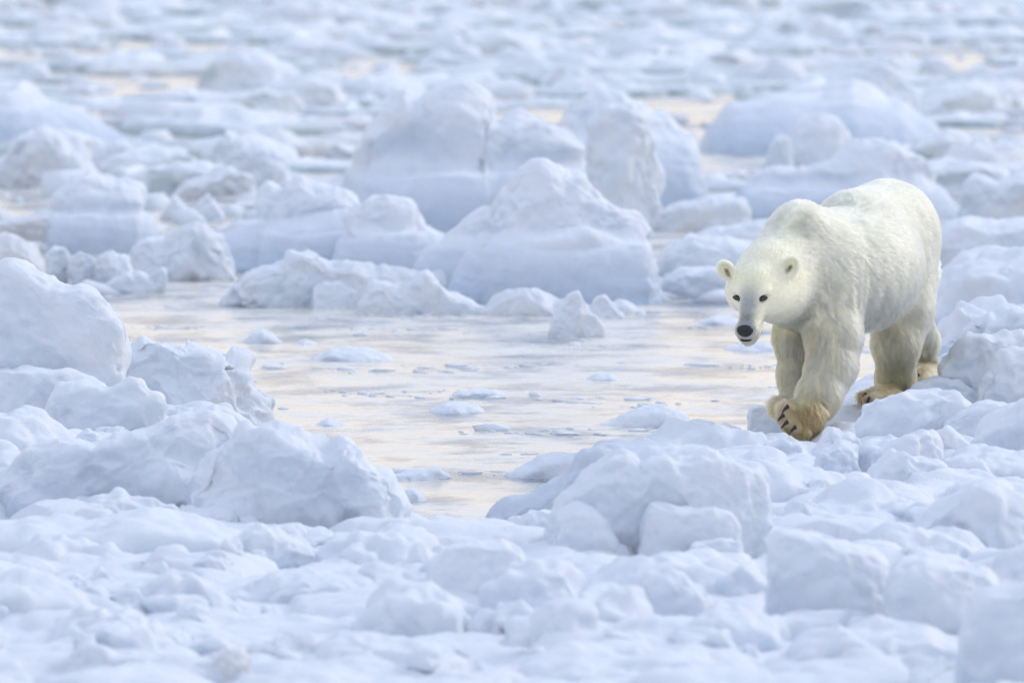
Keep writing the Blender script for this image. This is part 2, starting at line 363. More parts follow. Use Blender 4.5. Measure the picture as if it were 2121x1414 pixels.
# ---- foreground and middle: blocks on the shore, nearest last
FB = [
 # right shore behind and beside the bear
 ('snow_mound', 'low snow mound at the right picture edge beside the bear hips', 'snow mound', [(1925,640),(1960,560),(2040,530),(2121,520),(2200,530)], 700, 1.6, dict(rough=.6)),
 ('ice_chunk', 'spiky fluted ice chunk standing right of the bear at the picture edge', 'ice chunk', [(2030,660),(2038,570),(2052,562),(2068,580),(2090,563),(2112,568),(2122,600),(2130,660)], 690, .3, dict(rough=1.3, facets=2)),
 ('ice_chunk', 'jagged white ice lump with a notched top high on the right ridge', 'ice chunk', [(2000,700),(2008,660),(2030,640),(2055,655),(2075,635),(2105,650),(2130,700)], 735, .35, dict(rough=1.3, facets=6)),
 ('ice_chunk', 'leaning ice fragment between the far hind leg and the grey faced block', 'ice chunk', [(1935,790),(1940,745),(1965,728),(1985,745),(1992,790)], 812, .3, dict(rough=1.2, facets=6)),
 ('snow_mound', 'long rubbly snow ridge right of the far hind leg', 'snow mound', [(1925,725),(1940,690),(1975,650),(2000,625),(2060,632),(2121,640),(2200,640)], 790, .9, dict(rough=1.1, facets=5)),
 ('ice_chunk', 'small round snow lump on the ridge just right of the far hind paw', 'ice chunk', [(1950,745),(1952,715),(1975,700),(2000,712),(2010,745)], 800, .25, {}),
 ('ice_block', 'angular ice block with a grey cracked face right of the far hind paw', 'ice block', [(1960,800),(1965,760),(1985,715),(2040,700),(2100,715),(2160,700),(2220,720)], 862, .5, dict(rough=1.1, facets=7)),
 ('ice_block', 'tilted wedge of ice at the right picture edge above the round boulders', 'ice block', [(2040,800),(2070,760),(2121,735),(2180,740),(2230,800)], 880, .4, dict(facets=6)),
 ('snow_boulder', 'flat snow slab right of the near hind paw', 'snow boulder', [(1895,800),(1925,788),(1980,790),(2030,805),(2050,830)], 875, .45, dict(rough=.6)),
 ('snow_boulder', 'big smooth snow boulder directly in front of the near hind paw', 'snow boulder', [(1778,880),(1790,845),(1830,828),(1890,820),(1940,812),(1985,822),(2002,850),(2004,885)], 945, .42, dict(rough=.75)),
 ('snow_boulder', 'round snow boulder at the right edge below the grey faced block', 'snow boulder', [(1950,905),(1960,870),(2000,848),(2050,842),(2090,850),(2110,900)], 945, .4, dict(rough=.8)),
 ('snow_boulder', 'large humped snow boulder cut by the right edge beside the boulder pile', 'snow boulder', [(2030,930),(2050,885),(2090,862),(2121,838),(2200,830),(2260,900)], 975, .6, dict(rough=.8)),
 ('ice_cube', 'small upright ice cube standing left of the lifted front paw', 'ice block', [(1552,885),(1553,846),(1575,841),(1610,842),(1632,855),(1636,890)], 915, .2, dict(rough=.5, facets=3, ex=.4, ez=.4, z0=.1)),
 ('snow_mound', 'low snow bank under the lifted front paw', 'snow mound', [(1420,935),(1500,922),(1550,912),(1600,916),(1660,924),(1700,938)], 972, .7, dict(rough=.6, z0=.1)),
 ('snow_mound', 'thin crusted snow rim sloping from the paw down to the slush', 'snow mound', [(1335,940),(1350,905),(1400,890),(1450,892),(1500,885),(1560,900),(1640,940)], 990, .7, dict(rough=.8, z0=.05)),
 ('ice_chunk', 'small rounded snow chunk just below the lifted front paw', 'ice chunk', [(1575,955),(1590,922),(1620,912),(1650,918),(1672,955)], 970, .25, dict(rough=.6)),
 ('ice_chunk', 'pointed snow chunk between the lifted paw and the big smooth boulder', 'ice chunk', [(1690,935),(1705,905),(1722,885),(1745,900),(1775,905),(1785,935)], 962, .3, {}),
 ('ice_chunk', 'lumpy snow chunk below the pointed chunk left of the boulder pile', 'ice chunk', [(1690,985),(1700,940),(1740,925),(1770,930),(1785,985)], 1005, .3, {}),
 ('snow_boulder', 'broad snow boulder at the back of the pile below the near hind paw', 'snow boulder', [(1775,985),(1778,935),(1810,915),(1870,905),(1930,900),(1950,915),(1957,960)], 1000, .4, dict(rough=.9)),
 ('snow_boulder', 'peaked snow boulder at the front of the pile below the near hind paw', 'snow boulder', [(1795,1010),(1815,970),(1850,940),(1875,940),(1910,955),(1950,965),(1962,1010)], 1028, .35, dict(rough=1.)),
 ('snow_boulder', 'low round snow boulder at the right end of the boulder pile', 'snow boulder', [(1955,990),(1962,955),(2000,945),(2040,952),(2068,985)], 1012, .35, dict(rough=.7)),
 ('snow_mound', 'flat snow bank at the right edge behind the near tall snow peak', 'snow mound', [(1940,960),(1990,935),(2060,932),(2121,940),(2220,950)], 1015, .9, dict(rough=.6)),
 ('snow_terrace', 'wide stepped snow terrace below the boulder pile on the right', 'snow terrace', [(1500,1040),(1540,985),(1600,960),(1680,968),(1740,1000),(1830,1010),(1930,1030),(1990,1060)], 1075, 1.2, dict(rough=.55, facets=5)),
 ('snow_terrace', 'low crusted snow terrace between the broad ice block and the right peak', 'snow terrace', [(1590,1100),(1610,1060),(1680,1035),(1780,1020),(1900,1030),(1920,1060),(1960,1105)], 1125, .9, dict(rough=.6, facets=5)),
 # left shore
 ('ice_block', 'huge rounded ice block with a steep face at the left picture edge', 'ice block', [(-130,600),(-90,550),(-20,548),(15,547),(60,556),(105,583),(170,590),(200,610),(222,650),(245,690),(254,730),(240,790),(225,860)], 900, 1.0, dict(rough=.5, facets=5, nu=220, nv=160, ex=.5, ez=.5)),
 ('ice_block', 'grey blue lower ice wall under the huge rounded block at left', 'ice block', [(-90,790),(-60,762),(0,760),(70,765),(130,770),(190,790),(215,860)], 915, .9, dict(rough=.45, facets=4, ex=.4, ez=.35, ledgeless=1)),
 ('ice_block', 'jagged ice ridge with a scalloped right wall behind the left boulders', 'ice block', [(225,840),(240,770),(262,715),(290,697),(340,712),(372,733),(425,727),(462,752),(488,752),(512,790),(530,815),(552,835),(557,900)], 935, .9, dict(rough=1.05, facets=8, nu=220, nv=150)),
 ('snow_boulder', 'round snow boulder in front of the huge left block', 'snow boulder', [(98,875),(102,830),(120,808),(165,797),(210,812),(250,802),(285,790),(320,815),(345,870)], 925, .45, dict(rough=.8)),
 ('snow_boulder', 'pale snow crest with small dark holes left of the jagged ridge', 'snow boulder', [(290,850),(310,800),(370,795),(430,805),(480,820),(505,850),(520,885)], 925, .4, dict(rough=1.1)),
 ('snow_boulder', 'long low snow boulder at the foot of the jagged ridge', 'snow boulder', [(255,900),(285,850),(340,838),(400,842),(450,845),(500,870),(525,905)], 950, .5, dict(rough=.9)),
 ('ice_chunk', 'small tilted snow tooth among the left boulders', 'ice chunk', [(140,935),(155,905),(180,892),(205,915),(215,940)], 960, .25, {}),
 ('snow_mound', 'low snow mound at the left edge below the grey blue wall', 'snow mound', [(-80,900),(-30,875),(40,872),(100,885),(160,920)], 965, .6, dict(rough=.7)),
 ('ice_block', 'long sloping ice slab rising rightwards across the left foreground', 'ice block', [(-60,1010),(0,978),(60,945),(190,915),(300,885),(380,850),(450,838),(490,868),(505,910),(515,970),(520,1050)], 1078, .9, dict(rough=.7, facets=7, nu=200, nv=130)),
 ('snow_mound', 'smooth snow hump at the left edge before the long sloping slab', 'snow mound', [(-120,985),(-60,925),(0,925),(60,960),(90,1000)], 1030, .6, dict(rough=.7)),
 ('ice_block', 'big pale ice boulder reaching into the slush at left centre', 'ice block', [(390,1020),(400,985),(440,930),(490,893),(540,890),(600,905),(650,922),(685,928),(705,912),(722,912),(745,945),(790,975),(812,1005),(828,1030),(826,1062)], 1112, .8, dict(rough=.7, facets=7, nu=220, nv=150, ex=.5, ez=.5)),
 ('snow_mound', 'small crumbled snow mound below the big pale boulder', 'snow mound', [(460,1080),(490,1045),(540,1030),(590,1040),(620,1050),(640,1085)], 1100, .4, dict(rough=.8)),
 ('snow_mound', 'low lumpy snow rim sloping down to the slush at left centre', 'snow mound', [(640,1115),(690,1070),(740,1050),(800,1065),(850,1085),(920,1090),(960,1120)], 1145, .7, dict(rough=.9)),
 ('snow_mound', 'low snow swell below the long sloping slab', 'snow mound', [(170,1075),(190,1045),(240,1025),(290,1035),(350,1040),(400,1070)], 1095, .4, dict(rough=.7)),
 ('snow_mound', 'broad flat snow drift across the lower left', 'snow mound', [(-120,1130),(0,1100),(120,1075),(280,1066),(420,1085),(500,1110),(560,1150)], 1180, 1.1, dict(rough=.5)),
 ('snow_mound', 'second flat snow drift with a pitted front below the first at left', 'snow mound', [(-100,1170),(0,1140),(90,1128),(180,1122),(230,1140),(240,1165)], 1190, .6, dict(rough=.9)),
 ('ice_chunk', 'snow block with dark gaps either side in the lower left drift', 'ice chunk', [(480,1160),(490,1115),(520,1098),(570,1110),(620,1120),(650,1145),(668,1175)], 1185, .5, dict(rough=.9)),
 ('snow_mound', 'rounded snow swell right of the block with dark gaps', 'snow mound', [(650,1160),(700,1120),(760,1105),(830,1108),(880,1130),(900,1165)], 1190, .6, dict(rough=.8)),
 # centre foreground
 ('ice_block', 'wet translucent ice apron sloping into the slush at centre', 'ice slope', [(1022,1095),(1060,1058),(1110,1030),(1160,995),(1195,965),(1208,940),(1245,928),(1300,925),(1340,930),(1400,960)], 1110, .9, dict(rough=.45, facets=3, z0=0, mat=M_WET)),
 ('ice_chunk', 'small knobbly ice lump at the waterline below the wet apron', 'ice chunk', [(1035,1125),(1055,1085),(1100,1070),(1160,1068),(1190,1100)], 1135, .35, dict(rough=1.1, z0=.05)),
 ('ice_block', 'broad hollowed ice block with a greenish cleft in the centre foreground', 'ice block', [(1150,1150),(1158,1090),(1190,1020),(1215,975),(1250,945),(1290,925),(1325,945),(1345,925),(1400,920),(1460,925),(1500,948),(1540,968),(1575,975),(1594,1000),(1598,1045),(1592,1100),(1596,1150)], 1185, .9, dict(rough=.55, facets=6, nu=240, nv=160, ex=.5, ez=.5)),
 ('snow_boulder', 'upright rounded snow boulder at the left foot of the broad ice block', 'snow boulder', [(1140,1175),(1152,1120),(1162,1070),(1190,1050),(1235,1052),(1260,1090),(1275,1130),(1285,1175)], 1190, .35, dict(rough=.6)),
 ('ice_slab', 'upright flat faced slab leaning on the front of the broad ice block', 'ice slab', [(1322,1150),(1332,1090),(1342,1035),(1380,1040),(1450,1050),(1510,1062),(1530,1090),(1540,1150)], 1188, .3, dict(rough=.35, facets=3, ex=.4, ez=.4)),
 ('snow_boulder', 'small smooth snow dome at the right foot of the broad ice block', 'snow boulder', [(1425,1165),(1435,1130),(1480,1117),(1530,1122),(1548,1170)], 1200, .3, dict(rough=.5)),
 ('ice_chunk', 'small tan tinted ice lump left of the upright rounded boulder', 'ice chunk', [(1085,1160),(1100,1125),(1135,1108),(1160,1120),(1165,1160)], 1172, .25, dict(mat=M_DIRTY)),
 ('snow_boulder', 'squat snow boulder left of the tan ice lump', 'snow boulder', [(885,1235),(892,1165),(930,1130),(990,1122),(1050,1130),(1080,1155),(1092,1205)], 1252, .5, dict(rough=.5)),
 ('ice_chunk', 'clear glassy ice dome behind the square cut block at right', 'ice chunk', [(1700,1125),(1712,1105),(1740,1098),(1770,1105),(1788,1128)], 1140, .25, dict(mat=M_WET)),
 ('snow_peak', 'tall snow peak rising at the right edge of the foreground', 'snow peak', [(1820,1150),(1870,1115),(1920,1085),(1960,1040),(2000,1005),(2035,987),(2075,990),(2121,1040),(2180,1070),(2260,1150)], 1165, 1.0, dict(rough=.55, facets=5)),
 ('snow_mound', 'rounded snow shoulder left of the tall right peak', 'snow mound', [(1795,1165),(1810,1115),(1850,1100),(1900,1108),(1960,1100),(2010,1125),(2060,1165)], 1185, .6, dict(rough=.6)),
 ('ice_cube', 'big square cut snow block with a pale sunken face in the right foreground', 'ice block', [(1592,1280),(1594,1190),(1598,1125),(1620,1106),(1680,1108),(1740,1122),(1800,1145),(1838,1170),(1846,1230),(1842,1290)], 1320, .5, dict(rough=.35, facets=3, ex=.4, ez=.4, nu=160, nv=110)),
 ('ice_cube', 'second square snow block right of the big square cut block', 'ice block', [(1845,1290),(1848,1205),(1860,1172),(1920,1165),(1990,1168),(2050,1180),(2080,1240),(2090,1300)], 1345, .55, dict(rough=.4, facets=3, ex=.4, ez=.4, nu=160, nv=110)),
 ('snow_mound', 'snow bank filling the right edge above the second square block', 'snow mound', [(2020,1230),(2050,1170),(2100,1140),(2180,1130),(2260,1200)], 1290, .7, dict(rough=.5)),
 ('snow_boulder', 'grey shaded round snow boulder in the centre foreground', 'snow boulder', [(1312,1290),(1320,1220),(1338,1182),(1380,1175),(1420,1188),(1450,1215),(1475,1250),(1482,1290)], 1305, .4, dict(rough=.65)),
 ('snow_mound', 'long domed snow boulder behind the grey shaded round one', 'snow mound', [(1160,1275),(1200,1225),(1260,1185),(1330,1150),(1390,1148),(1440,1175),(1480,1215),(1510,1260)], 1285, .7, dict(rough=.6)),
 ('snow_mound', 'smooth snow swell left of the grey shaded round boulder', 'snow mound', [(1000,1290),(1020,1225),(1060,1175),(1120,1160),(1170,1170),(1210,1220),(1230,1280)], 1300, .7, dict(rough=.6)),
 ('snow_mound', 'broad soft snow lump below the smooth swell at centre', 'snow mound', [(1125,1345),(1150,1290),(1200,1250),(1270,1225),(1320,1240),(1345,1280),(1350,1340)], 1352, .6, dict(rough=.5)),
 ('snow_mound', 'round snow heap left of centre near the bottom of the view', 'snow mound', [(740,1310),(775,1240),(810,1212),(870,1222),(930,1245),(965,1290),(985,1330)], 1342, .7, dict(rough=.6)),
 ('snow_mound', 'wide flat snow shelf in the lower middle of the view', 'snow mound', [(520,1235),(570,1195),(650,1188),(740,1190),(790,1215),(830,1260)], 1265, .8, dict(rough=.5)),
 ('snow_mound', 'low snow swell between the round heap and the bottom left', 'snow mound', [(230,1265),(260,1215),(320,1198),(390,1195),(440,1225),(470,1265)], 1285, .5, dict(rough=.8)),
 ('snow_mound', 'smooth broad snow slope in the bottom left corner', 'snow mound', [(-150,1300),(-50,1210),(40,1195),(130,1215),(230,1250),(330,1290)], 1330, 1.0, dict(rough=.5)),
 ('ice_chunk', 'small brownish ice stub poking from the snow at bottom left', 'ice chunk', [(428,1425),(436,1375),(460,1350),(492,1350),(512,1375),(520,1425)], 1440, .25, dict(rough=.8, mat=M_DIRTY)),
 ('snow_mound', 'snow lump with bluish hollows at lower left', 'snow mound', [(80,1350),(110,1290),(180,1268),(260,1275),(330,1290),(380,1340)], 1365, .6, dict(rough=.9)),
 ('snow_mound', 'long low snow swell below the round heap', 'snow mound', [(560,1390),(620,1340),(700,1315),(800,1325),(900,1340),(980,1390)], 1405, .8, dict(rough=.6)),
 ('snow_mound', 'tan ended smooth snow bank below the big square cut block', 'snow mound', [(1380,1360),(1420,1295),(1490,1270),(1560,1270),(1610,1300),(1640,1350)], 1372, .6, dict(rough=.5)),
 ('snow_mound', 'soft snow heap at the bottom edge under the second square block', 'snow mound', [(1620,1400),(1660,1330),(1740,1300),(1840,1310),(1930,1300),(1990,1350),(2010,1410)], 1420, .8, dict(rough=.5)),
 ('snow_boulder', 'large blurred snow boulder in the bottom right corner', 'snow boulder', [(1985,1440),(2000,1300),(2030,1240),(2080,1215),(2140,1210),(2230,1230),(2260,1440)], 1460, .6, dict(rough=.4)),
 ('snow_mound', 'low snow bank along the bottom edge right of centre', 'snow mound', [(1020,1430),(1080,1370),(1180,1345),(1300,1360),(1420,1350),(1520,1380),(1600,1430)], 1440, .9, dict(rough=.5)),
]
for name, label, cat, pts, yb, dep, kw in FB:
    kw = dict(kw); kw.pop('ledgeless', 0)
    sn = name.startswith('snow') or name == 'ice_cube'; kw.setdefault('soft', 2 if sn else 1); kw['rough'] = kw.get('rough', 1) * 1.15 + .15
    if sn: kw.setdefault('chips', 2)
    if name in ('snow_mound', 'snow_terrace'):
        kw.update(bell=True, ez=1.25, ex=.95, soft=2, chips=5, rough=kw.get('rough', 1) * 1.5); dep *= 1.4
    block(name, label, cat, pts, yb, dep, **kw)

# ---- beyond the slush: stranded blocks and low ice
BB = [
 # name, label, cat, outline, foot row, depth, options   (far to near)
 ('ice_hummock', 'wide flat topped snow hummock in the upper right distance', 'ice hummock', [(1445,300),(1470,262),(1510,215),(1600,195),(1700,190),(1760,170),(1860,195),(1900,230),(1945,260),(1960,300)], 322, 3.2, dict(ledge=.75, rough=.8)),
 ('ice_boulder', 'grey round boulder on top of the wide upper right hummock', 'ice boulder', [(1735,215),(1750,155),(1790,134),(1850,146),(1885,175),(1912,200),(1905,225)], 300, 1.0, dict(rough=.9)),
 ('ice_hummock', 'long low snow hummock at the left edge in the upper distance', 'ice hummock', [(-60,300),(-20,190),(40,165),(90,190),(140,215),(180,235),(230,270),(290,300)], 312, 2.6, dict(ledge=.7, rough=.8)),
 ('ice_hummock', 'crumbled snow hummock on the left behind the squat domed block', 'ice hummock', [(-30,385),(0,330),(40,290),(85,272),(120,290),(150,320),(190,350),(200,385)], 392, 1.6, dict(rough=1.3, facets=7)),
 ('ice_chunk', 'small pointed rubble heap right of the crumbled left hummock', 'ice chunk', [(195,360),(215,310),(245,292),(275,305),(300,335),(310,362)], 372, .8, dict(rough=1.4)),
 ('ice_chunk', 'rubble heap of tilted slabs left of centre in the distance', 'ice chunk', [(440,380),(450,300),(470,268),(500,290),(530,310),(570,335),(590,375)], 395, 1.1, dict(rough=1.5, facets=7)),
 ('ice_chunk', 'low grey rubble slab below the heap of tilted slabs', 'ice chunk', [(360,410),(385,378),(430,365),(480,352),(520,370),(540,405)], 418, .9, dict(rough=1.1, facets=7, mat=M_DIRTY)),
 ('ice_hummock', 'tall rugged ice hummock rising behind the centre with three knobs', 'ice hummock', [(712,400),(722,345),(745,300),(765,250),(800,205),(835,180),(862,205),(900,180),(940,165),(985,172),(1012,195),(1015,240),(1035,262),(1075,240),(1110,248),(1150,240),(1185,262),(1205,310),(1240,350),(1255,400)], 480, 1.9, dict(ledge=.42, rough=.85, facets=9, nu=220, nv=130)),
 ('ice_cone', 'smooth grey cone of ice leaning on the front of the tall rugged hummock', 'ice cone', [(850,350),(865,290),(880,250),(915,236),(960,238),(985,262),(1010,295),(1050,325),(1065,355)], 440, .7, dict(rough=.5, facets=4)),
 ('ice_chunk', 'lumpy snow knob on the right shoulder of the tall rugged hummock', 'ice chunk', [(1030,365),(1045,290),(1070,262),(1115,255),(1160,262),(1195,300),(1215,365)], 455, .7, dict(rough=1.2)),
 ('ice_hummock', 'square shouldered grey blue hummock right of the tall rugged one', 'ice hummock', [(1150,420),(1160,250),(1180,200),(1240,182),(1285,195),(1325,215),(1350,235),(1385,240),(1425,262),(1440,290),(1448,330),(1458,370),(1466,425)], 442, 1.7, dict(ledge=.60, rough=.85, facets=8, nu=200, nv=130)),
 ('ice_chunk', 'rounded rubble lump set on the square shouldered hummock', 'ice chunk', [(1225,310),(1232,245),(1260,225),(1300,225),(1335,250),(1350,290),(1360,315)], 428, .6, dict(rough=1.3, z0=.35)),
 ('ice_boulder', 'big smooth round ice boulder perched above the back of the bear', 'ice boulder', [(1625,345),(1635,290),(1655,250),(1695,231),(1735,242),(1758,270),(1768,305),(1760,345)], 400, .8, dict(rough=.5, facets=2)),
 ('ice_chunk', 'narrow upright ice tooth left of the smooth round boulder', 'ice chunk', [(1588,360),(1592,305),(1610,278),(1632,282),(1640,320),(1645,360)], 405, .5, dict(rough=.7)),
 ('ice_hummock', 'broad snow covered hummock behind the back of the bear', 'ice hummock', [(1515,430),(1535,385),(1580,350),(1640,340),(1720,330),(1770,290),(1830,285),(1880,310),(1925,330),(1945,370),(1970,410),(1990,440)], 455, 1.6, dict(ledge=.42, rough=.9, facets=7, nu=180)),
 ('ice_hummock', 'blocky snow hummock at the right edge level with the back of the bear', 'ice hummock', [(1990,440),(1998,385),(2015,368),(2060,378),(2100,360),(2170,365),(2220,440)], 475, 1.2, dict(rough=.7, facets=6)),
 ('ice_floe', 'dark edged ice slab at the right edge above the blocky hummock', 'ice floe', [(1880,335),(1900,300),(1960,280),(2020,285),(2060,300),(2080,335)], 345, 1.2, dict(rough=1.2, facets=7, mat=M_PACK)),
 ('ice_floe', 'grey slanting floe at the right edge beside the hips of the bear', 'ice floe', [(1935,395),(1960,355),(2020,340),(2121,335),(2220,350)], 402, 1.2, dict(rough=.6, mat=M_BERG)),
 ('ice_slab', 'thin tilted ice slab lying between the grey blue hummock and the bear', 'ice slab', [(1350,470),(1365,440),(1410,425),(1450,415),(1490,408),(1540,412),(1550,440),(1560,475)], 482, .9, dict(rough=.6, facets=5)),
 ('snow_mound', 'low white snow mound between the thin tilted slab and the neck of the bear', 'snow mound', [(1430,540),(1450,500),(1500,470),(1560,455),(1640,450),(1700,470)], 548, 1.3, dict(rough=.7)),
 ('snow_mound', 'long low snow mound behind the head of the bear', 'snow mound', [(1362,560),(1380,515),(1430,488),(1490,492),(1560,510),(1620,540)], 575, 1.1, dict(rough=.7)),
 ('snow_mound', 'flat snow mound at the far edge of the slush left of the bear head', 'snow mound', [(1365,615),(1380,575),(1420,555),(1480,552),(1540,570),(1600,600)], 622, 1.0, dict(rough=.7)),
 ('snow_mound', 'smooth snow bank at the right edge behind the hind legs', 'snow mound', [(1900,560),(1940,480),(2000,455),(2070,462),(2121,455),(2220,470)], 560, 1.6, dict(rough=.6)),
 ('snow_mound', 'low blue shaded snow bank right of the hips of the bear', 'snow mound', [(1880,640),(1930,570),(2000,525),(2080,520),(2160,530),(2240,560)], 645, 1.4, dict(rough=.6)),
 ('ice_hummock', 'squat domed ice block on the left with a flat snow cap', 'ice hummock', [(98,470),(102,430),(112,395),(150,368),(185,360),(225,366),(262,375),(290,388),(300,425),(318,450),(330,480),(325,505)], 524, 1.2, dict(ledge=.50, rough=.6, facets=5, nu=170, nv=120)),
 ('ice_slab', 'thin overhanging ice slab at the left edge with a dark hollow beneath', 'ice slab', [(-60,485),(-20,465),(30,452),(90,440),(140,436),(150,450),(100,478)], 492, .7, dict(rough=.5, facets=3, mat=M_DIRTY, z0=.12, sink=.03)),
 ('ice_chunk', 'dirty brown edged floe lying at the left edge below the thin slab', 'ice chunk', [(-60,560),(-20,500),(20,488),(60,510),(85,545),(95,575)], 578, .8, dict(rough=1.1, mat=M_DIRTY)),
 ('ice_chunk', 'small white pyramid of ice between the left dome and the sloping mound', 'ice chunk', [(330,450),(345,425),(362,405),(382,425),(402,450)], 458, .5, dict(rough=.8)),
 ('ice_chunk', 'small twin pyramid of ice right of the small white pyramid', 'ice chunk', [(400,450),(412,415),(430,400),(448,420),(462,450)], 460, .5, dict(rough=.8)),
 ('ice_hummock', 'broad sloping grey mound of ice left of the small cone', 'ice hummock', [(410,570),(430,510),(480,470),(530,448),(536,400),(560,372),(590,388),(622,362),(648,385),(700,392),(742,402),(765,470),(790,560)], 566, 1.2, dict(ledge=.50, rough=.8, facets=6, nu=190, nv=120)),
 ('ice_chunk', 'dark streaked rubble lump on the left shoulder of the broad sloping mound', 'ice chunk', [(265,560),(300,515),(345,485),(400,470),(435,480),(470,510),(480,560)], 583, .8, dict(rough=1.3, facets=8)),
 ('ice_hummock', 'small flat topped ice cone left of the large domed hummock', 'ice hummock', [(685,545),(695,510),(715,470),(735,430),(765,405),(800,400),(835,402),(862,418),(875,445),(895,465),(925,490),(930,545)], 574, .9, dict(ledge=.55, rough=.7, facets=6, nu=170, nv=120)),
 ('ice_hummock', 'small rounded ice dome leaning on the left side of the large domed hummock', 'ice hummock', [(852,560),(868,525),(900,495),(945,470),(975,440),(1010,420),(1050,420),(1080,560)], 600, .8, dict(ledge=.55, rough=.7, facets=5)),
 ('ice_hummock', 'large domed ice hummock with a snow cap across the far side of the slush', 'ice hummock', [(920,610),(932,570),(955,530),(985,490),(998,450),(1020,425),(1060,395),(1085,365),(1110,350),(1150,362),(1178,372),(1198,370),(1215,388),(1250,400),(1290,430),(1325,440),(1345,460),(1352,520),(1362,570),(1370,612)], 632, 1.3, dict(ledge=.48, rough=.75, facets=5, nu=260, nv=180)),
 ('ice_chunk', 'peaked rubble crown sitting on the large domed hummock', 'ice chunk', [(1020,460),(1045,405),(1085,372),(1110,360),(1150,370),(1175,390),(1215,430),(1240,465)], 598, .5, dict(rough=1.2, z0=.10)),
 ('ice_chunk', 'row of small cut ice chunks behind the far edge of the slush at left', 'ice chunk', [(90,585),(95,525),(110,510),(138,512),(145,545),(150,588)], 592, .35, dict(rough=.6)),
 ('ice_chunk', 'square ice chunk left of the small shattered floe', 'ice chunk', [(138,588),(142,535),(165,522),(190,528),(200,560),(200,590)], 594, .3, dict(rough=.6)),
 ('ice_chunk', 'upright ice chunk with a split top beside the square chunk', 'ice chunk', [(198,588),(204,530),(230,522),(262,530),(275,560),(280,588)], 596, .35, dict(rough=.8)),
 ('ice_chunk', 'small shattered floe with an upright shard at the far left edge of the slush', 'ice chunk', [(222,598),(235,575),(262,562),(290,560),(310,578),(325,582),(332,555),(342,560),(342,598)], 607, .4, dict(rough=.8)),
 ('snow_mound', 'heaped white snow ridge on the far shore of the slush', 'snow mound', [(462,630),(490,600),(520,572),(540,552),(580,545),(600,522),(635,515),(668,530),(700,545),(760,555),(820,562),(880,580)], 640, .9, dict(rough=1.1, facets=6, nu=170, nv=110)),
 ('ice_boulder', 'smooth oval ice boulder half sunk in the heaped far ridge', 'ice boulder', [(644,625),(650,595),(675,582),(710,584),(738,600),(750,628)], 640, .4, dict(rough=.4, facets=2)),
 ('ice_chunk', 'two peaked snow drift with pointed fins before the large dome', 'ice chunk', [(735,650),(755,620),(775,590),(800,585),(830,598),(868,560),(885,556),(905,580),(925,605),(970,625),(1012,645)], 655, .6, dict(rough=.8, facets=5, nu=150)),
 ('snow_mound', 'low snow rim at the foot of the large domed hummock', 'snow mound', [(1000,650),(1030,630),(1075,600),(1120,602),(1160,625),(1200,640),(1290,630),(1330,650)], 655, .5, dict(rough=1.)),
 ('ice_cone', 'small pointed ice cone standing alone at the far edge of the slush', 'ice cone', [(1138,690),(1148,660),(1165,635),(1182,610),(1198,602),(1212,625),(1235,650),(1248,680),(1248,695)], 700, .45, dict(rough=.8, facets=5)),
 ('ice_chunk', 'small snow nub between the lone cone and the far snow rim', 'ice chunk', [(1222,650),(1232,620),(1250,612),(1270,630),(1290,652)], 660, .3, dict(rough=.9)),
]
for name, label, cat, pts, yb, dep, kw in BB:
    kw = dict(kw)
    if kw.get('ledge'):                      # ledge given as share of the height
        d = CAMH * F / (yb - YH); kw['ledge'] = kw['ledge'] * (yb - min(p[1] for p in pts)) * d / F
    if kw.get('ledge'): kw['rough'] = kw.get('rough', 1) * .8
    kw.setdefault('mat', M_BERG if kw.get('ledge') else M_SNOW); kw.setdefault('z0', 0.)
    kw.setdefault('ex', .75); kw.setdefault('ez', .72); kw.setdefault('nu', 120); kw.setdefault('nv', 90)
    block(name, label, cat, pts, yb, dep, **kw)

# ---- thin drifted lumps frozen into the slush
LB = [
 ('small dark blue snow cone alone in the slush near the far left shore', [(505,708),(522,690),(542,682),(562,692),(582,708)], 712, .3),
 ('tiny low snow bump right of the dark blue snow cone', [(608,712),(630,703),(655,712)], 714, .25),
 ('long faint snow streak mound in the middle of the slush', [(640,745),(690,722),(750,720),(800,735),(825,748)], 750, .6),
 ('low domed drift in the middle of the slush', [(890,852),(915,838),(950,833),(985,840),(1010,855)], 858, .45),
 ('small crumbled floe behind the low domed drift', [(925,822),(950,810),(985,806),(1030,810),(1058,822)], 826, .45),
 ('tiny crumbled floe far out left of the front legs of the bear', [(1215,785),(1235,775),(1265,776),(1285,787)], 790, .3),
 ('wing shaped snow drift in the slush left of the lifted paw', [(1240,882),(1290,860),(1335,843),(1370,840),(1400,850),(1428,858)], 888, .5),
 ('low snow drift reaching from the wet apron into the slush', [(1045,990),(1090,962),(1130,942),(1170,938),(1215,945)], 995, .5),
 ('small grey lump in the slush right of the left centre boulder', [(825,1035),(840,1018),(862,1014),(880,1035)], 1042, .25),
 ('low streak of crushed ice at the right of the left centre boulder', [(800,990),(850,975),(905,970),(935,988)], 996, .4),
 ('small bump of snow in the slush below the crumbled floe', [(650,880),(680,868),(712,880)], 884, .3),
 ('dark speckled ice lump behind the left centre boulder', [(610,925),(625,912),(645,912),(658,928)], 934, .2),
 ('long low snow streak left of the front legs of the bear', [(1440,668),(1480,655),(1520,658),(1570,668)], 672, .5),
 ('flat snow patch in the slush level with the front knees of the bear', [(1500,722),(1550,708),(1600,712),(1640,724)], 728, .5),
]
for label, pts, yb, dep in LB:
    block('snow_drift', label, 'snow drift', pts, yb, dep, M_SNOW, 'small drifts frozen into the slush', 0., rough=.6, facets=1, nu=60, nv=40, sink=.05, ez=.9, ex=.8, end=.7)

